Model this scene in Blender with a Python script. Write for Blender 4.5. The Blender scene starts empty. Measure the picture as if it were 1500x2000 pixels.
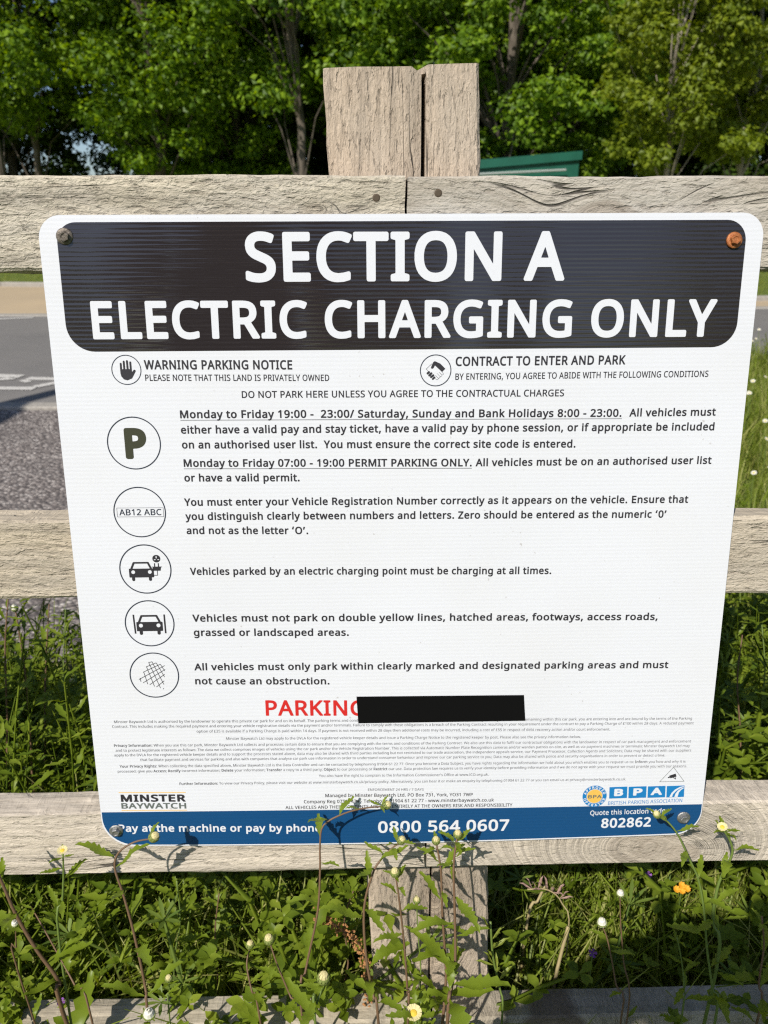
import bpy, math, random
import numpy as np
from mathutils import Vector, Matrix, geometry

# ------------------------------------------------------------------ camera, sky, sun, exposure
S = bpy.context.scene
COL = S.collection
PITCH = math.radians(21.5)
CAM_H = 1.1
FPX = 1560.0
cam_d = bpy.data.cameras.new('camera')
cam = bpy.data.objects.new('camera', cam_d)
COL.objects.link(cam)
S.camera = cam
cam.location = (0, 0, CAM_H)
cam.rotation_euler = (math.radians(90) - PITCH, 0, 0)
cam_d.sensor_fit = 'VERTICAL'
cam_d.sensor_height = 5.615
cam_d.sensor_width = 4.21
cam_d.lens = 5.615 * FPX / 2000.0
cam_d.clip_start = 0.02
cam_d.clip_end = 1200
cam_d.dof.use_dof = True
cam_d.dof.focus_distance = 0.70
cam_d.dof.aperture_fstop = 1.9

SUN_EL, SUN_AZ = math.radians(43.5), math.radians(29)      # sun stands behind the camera, to the left
world = bpy.data.worlds.new('World')
S.world = world
world.use_nodes = True
wn = world.node_tree
bg = wn.nodes['Background']
sky = wn.nodes.new('ShaderNodeTexSky')
sky.sky_type = 'NISHITA'
sky.sun_disc = False
sky.sun_elevation = SUN_EL
sky.sun_rotation = math.pi + SUN_AZ
sky.air_density = 0.7
sky.dust_density = 0.6
sky.ozone_density = 2.5
wn.links.new(sky.outputs[0], bg.inputs[0])
bg.inputs[1].default_value = 0.10
sun_d = bpy.data.lights.new('sun', 'SUN')
sun = bpy.data.objects.new('sun', sun_d)
COL.objects.link(sun)
sun_d.energy = 4.8
sun_d.angle = math.radians(0.53)
sun_d.color = (1.0, 0.945, 0.86)
sdir = Vector((-math.sin(SUN_AZ) * math.cos(SUN_EL), -math.cos(SUN_AZ) * math.cos(SUN_EL), math.sin(SUN_EL)))
sun.rotation_euler = sdir.to_track_quat('Z', 'Y').to_euler()
S.view_settings.view_transform = 'Standard'
S.view_settings.look = 'None'
S.view_settings.gamma = 1
S.view_settings.use_curve_mapping = False
S.view_settings.exposure = 0.0
S.cycles.use_denoising = False
S.cycles.filter_width = 1.25
S.cycles.sample_clamp_indirect = 6
S.cycles.max_bounces = 8
S.cycles.transparent_max_bounces = 8

rng = np.random.default_rng(11)
random.seed(4)

# ------------------------------------------------------------------ helpers
def tag(o, label=None, cat=None, group=None, kind=None):
    if label: o['label'] = label
    if cat: o['category'] = cat
    if group: o['group'] = group
    if kind: o['kind'] = kind
    return o

def empty(name, mat=None, loc=None):
    o = bpy.data.objects.new(name, None)
    o.empty_display_size = 0.05
    COL.objects.link(o)
    if mat is not None: o.matrix_world = mat
    if loc is not None: o.location = loc
    return o

def link_mesh(name, me, m=None, parent=None):
    o = bpy.data.objects.new(name, me)
    COL.objects.link(o)
    if m is not None and len(me.materials) == 0:
        for q in (m if isinstance(m, (list, tuple)) else [m]): me.materials.append(q)
    if parent is not None: o.parent = parent
    return o

def mesh_np(name, V, Fc, smooth=False, mats=None, mi=None):
    """V (n,3), Fc a list of integer arrays, each (k, m) for faces of m corners"""
    if not isinstance(Fc, list): Fc = [Fc]
    Fc = [np.asarray(a, dtype=np.int32) for a in Fc if len(a)]
    me = bpy.data.meshes.new(name)
    V = np.asarray(V, dtype=np.float32)
    me.vertices.add(len(V)); me.vertices.foreach_set('co', V.ravel())
    tot = np.concatenate([np.full(len(a), a.shape[1], dtype=np.int32) for a in Fc])
    lv = np.concatenate([a.ravel() for a in Fc])
    st = np.concatenate([[0], np.cumsum(tot)[:-1]]).astype(np.int32)
    me.loops.add(len(lv)); me.loops.foreach_set('vertex_index', lv)
    me.polygons.add(len(tot)); me.polygons.foreach_set('loop_start', st); me.polygons.foreach_set('loop_total', tot)
    if mi is not None: me.polygons.foreach_set('material_index', np.asarray(mi, dtype=np.int32))
    me.polygons.foreach_set('use_smooth', np.full(len(tot), bool(smooth)))
    me.update(calc_edges=True)
    for m in mats or []: me.materials.append(m)
    return me

class Geo:
    """collects loose pieces into one mesh"""
    def __init__(s): s.V = []; s.F = {}; s.M = {}; s.n = 0
    def add(s, V, F, mi=0):
        V = np.asarray(V, dtype=float)
        for f in F:
            k = len(f); s.F.setdefault(k, []).append([i + s.n for i in f]); s.M.setdefault(k, []).append(mi)
        s.V.append(V); s.n += len(V)
    def box(s, x0, x1, y0, y1, z0, z1, mi=0):
        V = [(x, y, z) for z in (z0, z1) for y in (y0, y1) for x in (x0, x1)]
        s.add(V, [(0, 2, 3, 1), (4, 5, 7, 6), (0, 1, 5, 4), (2, 6, 7, 3), (0, 4, 6, 2), (1, 3, 7, 5)], mi)
    def tube(s, pts, rad, n=6, mi=0, cap=True):
        pts = [Vector(p) for p in pts]; m = len(pts)
        if not hasattr(rad, '__len__'): rad = [rad] * m
        V = []; up = Vector((0.12, 0.31, 0.94))
        T0 = (pts[1] - pts[0]).normalized()
        a = T0.cross(up).normalized()
        for i, p in enumerate(pts):
            T = (pts[min(i + 1, m - 1)] - pts[max(i - 1, 0)]).normalized()
            a = (a - T * a.dot(T)).normalized(); b = T.cross(a)
            for k in range(n):
                t = 2 * math.pi * k / n
                V.append(p + (a * math.cos(t) + b * math.sin(t)) * rad[i])
        F = []
        for i in range(m - 1):
            for k in range(n):
                F.append((i * n + k, i * n + (k + 1) % n, (i + 1) * n + (k + 1) % n, (i + 1) * n + k))
        if cap:
            F.append(tuple(range(n))[::-1]); F.append(tuple((m - 1) * n + k for k in range(n)))
        s.add([tuple(v) for v in V], F, mi)
    def lathe(s, prof, n=16, mi=0, M=None):
        """prof list of (r,z)"""
        V = []
        for r, z in prof:
            for k in range(n):
                t = 2 * math.pi * k / n; v = Vector((r * math.cos(t), r * math.sin(t), z))
                V.append(tuple(M @ v) if M else tuple(v))
        F = []
        for i in range(len(prof) - 1):
            for k in range(n): F.append((i * n + k, i * n + (k + 1) % n, (i + 1) * n + (k + 1) % n, (i + 1) * n + k))
        F.append(tuple(range(n))[::-1]); F.append(tuple((len(prof) - 1) * n + k for k in range(n)))
        s.add(V, F, mi)
    def mesh(s, name, mats=None, smooth=False):
        ks = sorted(s.F)
        return mesh_np(name, np.concatenate(s.V), [np.array(s.F[k]) for k in ks], smooth, mats, np.concatenate([s.M[k] for k in ks]))

# ---- node helpers
class N:
    def __init__(s, name):
        s.m = bpy.data.materials.new(name); s.m.use_nodes = True; s.t = s.m.node_tree
        s.b = s.t.nodes['Principled BSDF']; s.out = s.t.nodes['Material Output']
    def new(s, typ, **kw):
        n = s.t.nodes.new(typ)
        for k, v in kw.items(): setattr(n, k, v)
        return n
    def put(s, sock, v):
        if hasattr(v, 'is_output') or isinstance(v, bpy.types.NodeSocket): s.t.links.new(v, sock)
        else: sock.default_value = v
    def math(s, op, a, b=0.0, c=None, clamp=False):
        n = s.new('ShaderNodeMath', operation=op, use_clamp=clamp); s.put(n.inputs[0], a); s.put(n.inputs[1], b)
        if c is not None: s.put(n.inputs[2], c)
        return n.outputs[0]
    def vmul(s, v, k):
        n = s.new('ShaderNodeVectorMath', operation='MULTIPLY'); s.put(n.inputs[0], v); n.inputs[1].default_value = k; return n.outputs[0]
    def noise(s, v, scale=1.0, detail=3, rough=.55, out=0, dist=0):
        n = s.new('ShaderNodeTexNoise'); s.put(n.inputs['Vector'], v); n.inputs['Scale'].default_value = scale
        n.inputs['Detail'].default_value = detail; n.inputs['Roughness'].default_value = rough; n.inputs['Distortion'].default_value = dist
        return n.outputs[out]
    def ramp(s, fac, stops):
        n = s.new('ShaderNodeValToRGB'); s.put(n.inputs[0], fac); e = n.color_ramp.elements
        while len(e) < len(stops): e.new(.5)
        for q, (p, c) in zip(e, stops):
            q.position = p; q.color = (c, c, c, 1) if not hasattr(c, '__len__') else (*c, 1)
        return n.outputs[0]
    def mix(s, f, a, b, mode='MIX'):
        n = s.new('ShaderNodeMix', data_type='RGBA', blend_type=mode); s.put(n.inputs[0], f)
        for i, q in ((6, a), (7, b)):
            if isinstance(q, tuple) and len(q) == 3: q = (*q, 1)
            s.put(n.inputs[i], q)
        return n.outputs[2]
    def bump(s, h, dist, strength=1.0, prev=None):
        n = s.new('ShaderNodeBump'); s.put(n.inputs['Height'], h); n.inputs['Distance'].default_value = dist; n.inputs['Strength'].default_value = strength
        if prev is not None: s.put(n.inputs['Normal'], prev)
        return n.outputs[0]
    def obj(s): return s.new('ShaderNodeTexCoord').outputs['Object']
    def pos(s): return s.new('ShaderNodeNewGeometry').outputs['Position']
    def sep(s, v):
        n = s.new('ShaderNodeSeparateXYZ'); s.put(n.inputs[0], v); return n.outputs
    def comb(s, x, y, z):
        n = s.new('ShaderNodeCombineXYZ'); s.put(n.inputs[0], x); s.put(n.inputs[1], y); s.put(n.inputs[2], z); return n.outputs[0]

def plain(name, col, rough=.6, metal=0.0, spec=.5):
    n = N(name); n.b.inputs['Base Color'].default_value = (*col, 1); n.b.inputs['Roughness'].default_value = rough
    n.b.inputs['Metallic'].default_value = metal; n.b.inputs['Specular IOR Level'].default_value = spec
    return n.m

def wood(name, axis, knots=(), tone=(.42, .36, .28), grey=(.36, .35, .32), dark=(.19, .15, .11), greyness=.5, seed=0.0, rough_saw=1.0, bands=0.0):
    """rough sawn softwood; axis 0 grain along x, 1 along y; knots (x, y, radius, strength)"""
    n = N(name)
    v = n.obj(); sx, sy, sz = n.sep(v)
    L, C = (sx, sy) if axis == 0 else (sy, sx)
    warp = n.noise(n.comb(n.math('MULTIPLY', L, 3.0), n.math('MULTIPLY', C, 7.0), seed), 1.0, 2)
    P = n.math('ADD', C, n.math('MULTIPLY', n.math('SUBTRACT', warp, .5), .035))
    kmask = None
    for (kx, ky, kr, ks) in knots:
        dx = n.math('SUBTRACT', sx, kx); dy = n.math('SUBTRACT', sy, ky)
        a, b = (dx, dy) if axis == 0 else (dy, dx)
        a2 = n.math('MULTIPLY', a, .55)
        d = n.math('SQRT', n.math('ADD', n.math('MULTIPLY', a2, a2), n.math('MULTIPLY', b, b)))
        q = n.math('DIVIDE', d, kr * 2.2)
        f = n.math('POWER', 2.718, n.math('MULTIPLY', n.math('MULTIPLY', q, q), -1.0))
        P = n.math('ADD', n.math('MULTIPLY', P, n.math('SUBTRACT', 1.0, f)), n.math('MULTIPLY', n.math('MULTIPLY', d, 1.6), f))
        core = n.math('MULTIPLY', n.math('SUBTRACT', 1.0, n.math('DIVIDE', d, kr)), 5.0, clamp=True)
        core = n.math('MULTIPLY', core, ks)
        kmask = core if kmask is None else n.math('MAXIMUM', kmask, core)
    c1 = n.comb(n.math('MULTIPLY', L, 2.2), n.math('MULTIPLY', P, 95.0), n.math('ADD', n.math('MULTIPLY', sz, 60.0), seed))
    g1 = n.noise(c1, 1.0, 4, .62)
    c2 = n.comb(n.math('MULTIPLY', L, 42.0), n.math('MULTIPLY', P, 420.0), n.math('MULTIPLY', sz, 300.0))
    g2 = n.noise(c2, 1.0, 3, .6)
    c3 = n.comb(n.math('MULTIPLY', L, 7.0), n.math('MULTIPLY', C, 16.0), seed + 3.1)
    g3 = n.noise(c3, 1.0, 3, .6)
    cr = n.noise(n.comb(n.math('MULTIPLY', L, 3.3), n.math('MULTIPLY', P, 70.0), seed + 9.0), 1.0, 2, .5)
    crack = n.math('MULTIPLY', n.math('SUBTRACT', .011, n.math('ABSOLUTE', n.math('SUBTRACT', cr, .5))), 140.0, clamp=True)
    gate = n.math('MULTIPLY', n.math('SUBTRACT', n.noise(n.comb(n.math('MULTIPLY', L, 6.0), n.math('MULTIPLY', C, 30.0), seed + 5), 1.0, 2), .53), 9.0, clamp=True)
    crack = n.math('MULTIPLY', crack, gate)
    saw = n.noise(n.comb(n.math('MULTIPLY', L, 150.0), n.math('MULTIPLY', C, 330.0), seed), 1.0, 3, .6, dist=.6)
    late = tuple(x * .62 for x in tone)
    col = n.mix(n.ramp(g1, [(.36, 0.0), (.62, 1.0)]), tone, late)
    col = n.mix(n.math('MULTIPLY', n.ramp(g3, [(.35, 0.0), (.65, 1.0)]), greyness), col, grey)
    col = n.mix(n.math('MULTIPLY', n.ramp(g2, [(.3, 1.0), (.5, 0.0)]), .35), col, dark)
    pit = n.ramp(n.noise(n.comb(n.math('MULTIPLY', L, 55.0), n.math('MULTIPLY', C, 260.0), seed + 2.0), 1.0, 3, .65, dist=.4), [(.33, 1.0), (.43, 0.0)])
    col = n.mix(n.math('MULTIPLY', pit, .26 * min(1.0, rough_saw)), col, dark)
    fleck = n.ramp(saw, [(.60, 0.0), (.70, 1.0)])
    col = n.mix(n.math('MULTIPLY', fleck, .35), col, tuple(min(1, x * 1.35) for x in tone))
    if kmask is not None: crack = n.math('MULTIPLY', crack, n.math('SUBTRACT', 1.0, n.math('MULTIPLY', kmask, .9, clamp=True)))
    col = n.mix(n.math('MULTIPLY', crack, .85), col, (.035, .03, .025))
    if kmask is not None: col = n.mix(n.math('MULTIPLY', kmask, .75), col, (.15, .105, .07))
    n.put(n.b.inputs['Base Color'], col)
    n.b.inputs['Roughness'].default_value = .82
    n.b.inputs['Specular IOR Level'].default_value = .25
    h = n.math('ADD', n.math('MULTIPLY', g2, .5), n.math('MULTIPLY', g1, .9))
    h = n.math('ADD', h, n.math('MULTIPLY', saw, 1.1 * rough_saw))
    h = n.math('SUBTRACT', h, n.math('MULTIPLY', crack, 1.6))
    h = n.math('SUBTRACT', h, n.math('MULTIPLY', pit, .6 * rough_saw))
    n.put(n.b.inputs['Normal'], n.bump(h, .0017, 1.0))
    return n.m

def leafmat(name, c1, c2, c3, trans=.35, rough=.5):
    n = N(name)
    r = n.new('ShaderNodeNewGeometry').outputs['Random Per Island']
    col = n.ramp(r, [(0.0, c1), (.5, c2), (1.0, c3)])
    n.put(n.b.inputs['Base Color'], col); n.b.inputs['Roughness'].default_value = rough
    n.b.inputs['Specular IOR Level'].default_value = .4
    tr = n.new('ShaderNodeBsdfTranslucent')
    hs = n.new('ShaderNodeHueSaturation'); n.put(hs.inputs['Color'], col); hs.inputs['Hue'].default_value = .485; hs.inputs['Saturation'].default_value = 1.1; hs.inputs['Value'].default_value = 1.6
    n.put(tr.inputs[0], hs.outputs[0])
    mx = n.new('ShaderNodeMixShader'); mx.inputs[0].default_value = trans
    n.t.links.new(n.b.outputs[0], mx.inputs[1]); n.t.links.new(tr.outputs[0], mx.inputs[2]); n.t.links.new(mx.outputs[0], n.out.inputs[0])
    return n.m

# ------------------------------------------------------------------ ground and far setting
def sheet(name, poly, z, m, sub=None):
    me = bpy.data.meshes.new(name)
    me.from_pydata([(x, y, z) for x, y in poly], [], [tuple(range(len(poly)))])
    o = link_mesh(name, me, m); o['kind'] = 'structure'; return o

def m_soil():
    n = N('soil'); p = n.pos(); g = n.noise(p, 22, 5, .7)
    n.put(n.b.inputs['Base Color'], n.ramp(g, [(.3, (.018, .022, .008)), (.55, (.04, .045, .016)), (.75, (.075, .06, .035))]))
    n.b.inputs['Roughness'].default_value = .95; n.put(n.b.inputs['Normal'], n.bump(n.noise(p, 90, 4), .01)); return n.m
def m_lawn():
    n = N('lawn'); p = n.pos(); a = n.noise(p, 3, 4, .6); b = n.noise(p, 60, 4, .7)
    c = n.mix(n.ramp(a, [(.35, 0.0), (.65, 1.0)]), (.14, .20, .022), (.21, .26, .035))
    c = n.mix(n.math('MULTIPLY', n.ramp(b, [(.35, 1.0), (.6, 0.0)]), .35), c, (.05, .085, .012))
    n.put(n.b.inputs['Base Color'], c); n.b.inputs['Roughness'].default_value = .9; n.put(n.b.inputs['Normal'], n.bump(b, .03)); return n.m
def m_chip():
    n = N('chipping_tarmac'); p = n.pos()
    v = n.new('ShaderNodeTexVoronoi'); n.put(v.inputs['Vector'], p); v.inputs['Scale'].default_value = 68.0; v.inputs['Randomness'].default_value = 1.0
    sc = n.sep(v.outputs['Color'])
    col = n.ramp(sc[0], [(0.0, (.12, .10, .092)), (.3, (.25, .215, .195)), (.6, (.38, .33, .30)), (.85, (.50, .45, .41)), (1.0, (.70, .64, .59))])
    gap = n.ramp(v.outputs['Distance'], [(.38, 0.0), (.62, 1.0)])
    col = n.mix(n.math('MULTIPLY', gap, .75), col, (.075, .065, .066))
    col = n.mix(n.math('MULTIPLY', n.ramp(n.noise(p, 2.2, 4), [(.4, 0.0), (.62, 1.0)]), .3), col, (.13, .115, .11))
    n.put(n.b.inputs['Base Color'], col); n.b.inputs['Roughness'].default_value = .8
    h = n.math('SUBTRACT', n.math('MULTIPLY', sc[1], .35), n.math('MULTIPLY', v.outputs['Distance'], 1.2))
    n.put(n.b.inputs['Normal'], n.bump(h, .006, 1.0)); return n.m
def m_asph():
    n = N('asphalt'); p = n.pos(); g = n.noise(p, 120, 3, .7); w = n.noise(p, .8, 4, .6)
    c = n.mix(n.ramp(w, [(.35, 0.0), (.7, 1.0)]), (.16, .153, .147), (.215, .203, .19))
    c = n.mix(n.math('MULTIPLY', n.ramp(g, [(.4, 0.0), (.65, 1.0)]), .4), c, (.26, .25, .24))
    st = n.ramp(n.noise(n.vmul(p, (1.4, 2.6, 1)), 1.0, 5, .7), [(.60, 0.0), (.72, 1.0)])
    c = n.mix(n.math('MULTIPLY', st, .35), c, (.075, .073, .075))
    n.put(n.b.inputs['Base Color'], c); n.b.inputs['Roughness'].default_value = .85; n.put(n.b.inputs['Normal'], n.bump(g, .004)); return n.m
def m_path():
    n = N('buff_path'); p = n.pos(); g = n.noise(p, 70, 4, .7); w = n.noise(p, 1.2, 4)
    c = n.mix(n.ramp(w, [(.3, 0.0), (.7, 1.0)]), (.50, .38, .235), (.40, .31, .20))
    c = n.mix(n.math('MULTIPLY', n.ramp(g, [(.4, 0.0), (.6, 1.0)]), .35), c, (.6, .5, .36))
    n.put(n.b.inputs['Base Color'], c); n.b.inputs['Roughness'].default_value = .9; return n.m
def m_conc():
    n = N('concrete_edging'); p = n.pos(); g = n.noise(p, 45, 4, .7)
    n.put(n.b.inputs['Base Color'], n.ramp(g, [(.3, (.27, .25, .22)), (.7, (.44, .41, .36))])); n.b.inputs['Roughness'].default_value = .9
    n.put(n.b.inputs['Normal'], n.bump(g, .004)); return n.m
def m_paint():
    n = N('road_paint'); p = n.pos(); g = n.noise(p, 60, 5, .8)
    n.put(n.b.inputs['Base Color'], n.ramp(g, [(.36, (.2, .19, .18)), (.5, (.62, .6, .56)), (.7, (.72, .7, .66))])); n.b.inputs['Roughness'].default_value = .8; return n.m

M_LAWN, M_SOIL, M_CHIP, M_ASPH, M_PATH, M_CONC, M_PAINT = m_lawn(), m_soil(), m_chip(), m_asph(), m_path(), m_conc(), m_paint()
sheet('ground', [(-300, -300), (300, -300), (300, 400), (-300, 400)], 0.0, M_LAWN)
sheet('soil_strip', [(-8, .5), (8, .5), (8, 1.75), (-.2, 1.75), (-8, 1.55)], 0.004, M_SOIL)
sheet('tarmac_apron', [(-14, 1.5), (-8, 1.554), (-.2, 1.754), (.7, 2.6), (1.5, 4.3), (-14, 4.3)], 0.008, M_CHIP)
sheet('road', [(-40, 4.42), (1.6, 4.42), (2.45, 5.55), (3.4, 6.1), (40, 9.0), (40, 11.4), (6, 8.85), (3.5, 8.5), (-2, 8.0), (-40, 8.0)], 0.012, M_ASPH)
sheet('path', [(-40, 8.16), (-2, 8.16), (3.5, 8.66), (6, 9.0), (40, 11.6), (40, 12.2), (6, 9.55), (4.1, 9.2), (1, 9.7), (-3, 10.6), (-7, 11.0), (-40, 11.4)], 0.016, M_PATH)
def kerb(name, pts, w, h, label, n=None):
    """row of edging stones"""
    k = 0
    for (a, b) in zip(pts[:-1], pts[1:]):
        a, b = Vector(a), Vector(b); d = b - a; L = d.length; d.normalize(); nn = Vector((-d.y, d.x)); cnt = max(1, int(L / .915))
        for i in range(cnt):
            g = Geo(); s0 = a + d * (L * i / cnt + .004); s1 = a + d * (L * (i + 1) / cnt - .004)
            z1 = h + random.uniform(-.002, .002)
            c = [s0, s1, s1 + nn * w, s0 + nn * w]; cc = [s0 + (nn + d) * .008, s1 + (nn - d) * .008, s1 + nn * (w - .008) - d * .008, s0 + nn * (w - .008) + d * .008]
            V = [(p.x, p.y, -.05) for p in c] + [(p.x, p.y, z1 - .008) for p in c] + [(p.x, p.y, z1) for p in cc]
            F = [(0, 1, 5, 4), (1, 2, 6, 5), (2, 3, 7, 6), (3, 0, 4, 7), (4, 5, 9, 8), (5, 6, 10, 9), (6, 7, 11, 10), (7, 4, 8, 11), (8, 9, 10, 11)]
            g.add(V, F); o = link_mesh('edging_stone', g.mesh('edging_stone', [M_CONC]), None, KERB[name]); k += 1
KERB = {}
for nm, lb in (('near_edging', 0), ('far_kerb', 0), ('path_edging', 0)):
    KERB[nm] = empty(nm, loc=(0, 0, 0)); KERB[nm]['kind'] = 'structure'
kerb('near_edging', [(-8, 4.303), (1.5, 4.303)], .11, .026, '')
kerb('far_kerb', [(-9, 8.0), (-2, 8.0), (3.5, 8.5), (6, 8.85), (9, 9.08)], .14, .022, '')
kerb('path_edging', [(-9.2, 11.15), (-7, 10.98), (-3, 10.58), (1, 9.68), (4.1, 9.18), (6, 9.53)], .09, .07, '')
# bay lettering and lines painted on the road
gp = Geo()
def bar(a, b, w):
    a, b = Vector(a), Vector(b); d = (b - a).normalized(); nn = Vector((-d.y, d.x)) * (w / 2)
    gp.add([(p.x, p.y, .0165) for p in (a - nn, b - nn, b + nn, a + nn)], [(0, 1, 2, 3)])
bar((-2.95, 5.24), (-2.36, 5.16), .10); bar((-2.38, 5.11), (-2.72, 4.93), .07); bar((-3.3, 4.84), (-2.13, 4.81), .085)
bar((-2.15, 4.855), (-2.03, 5.02), .07); bar((-2.3, 5.10), (-1.6, 5.04), .085); bar((-2.31, 5.05), (-2.24, 4.99), .05)
bar((-1.5, 4.7), (-1.5, 5.3), .08); bar((-6, 4.66), (-3.7, 4.66), .09); bar((-3.75, 7.78), (-3.4, 7.9), .07)
o = link_mesh('road_marking', gp.mesh('road_marking', [M_PAINT])); o['kind'] = 'structure'

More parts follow.
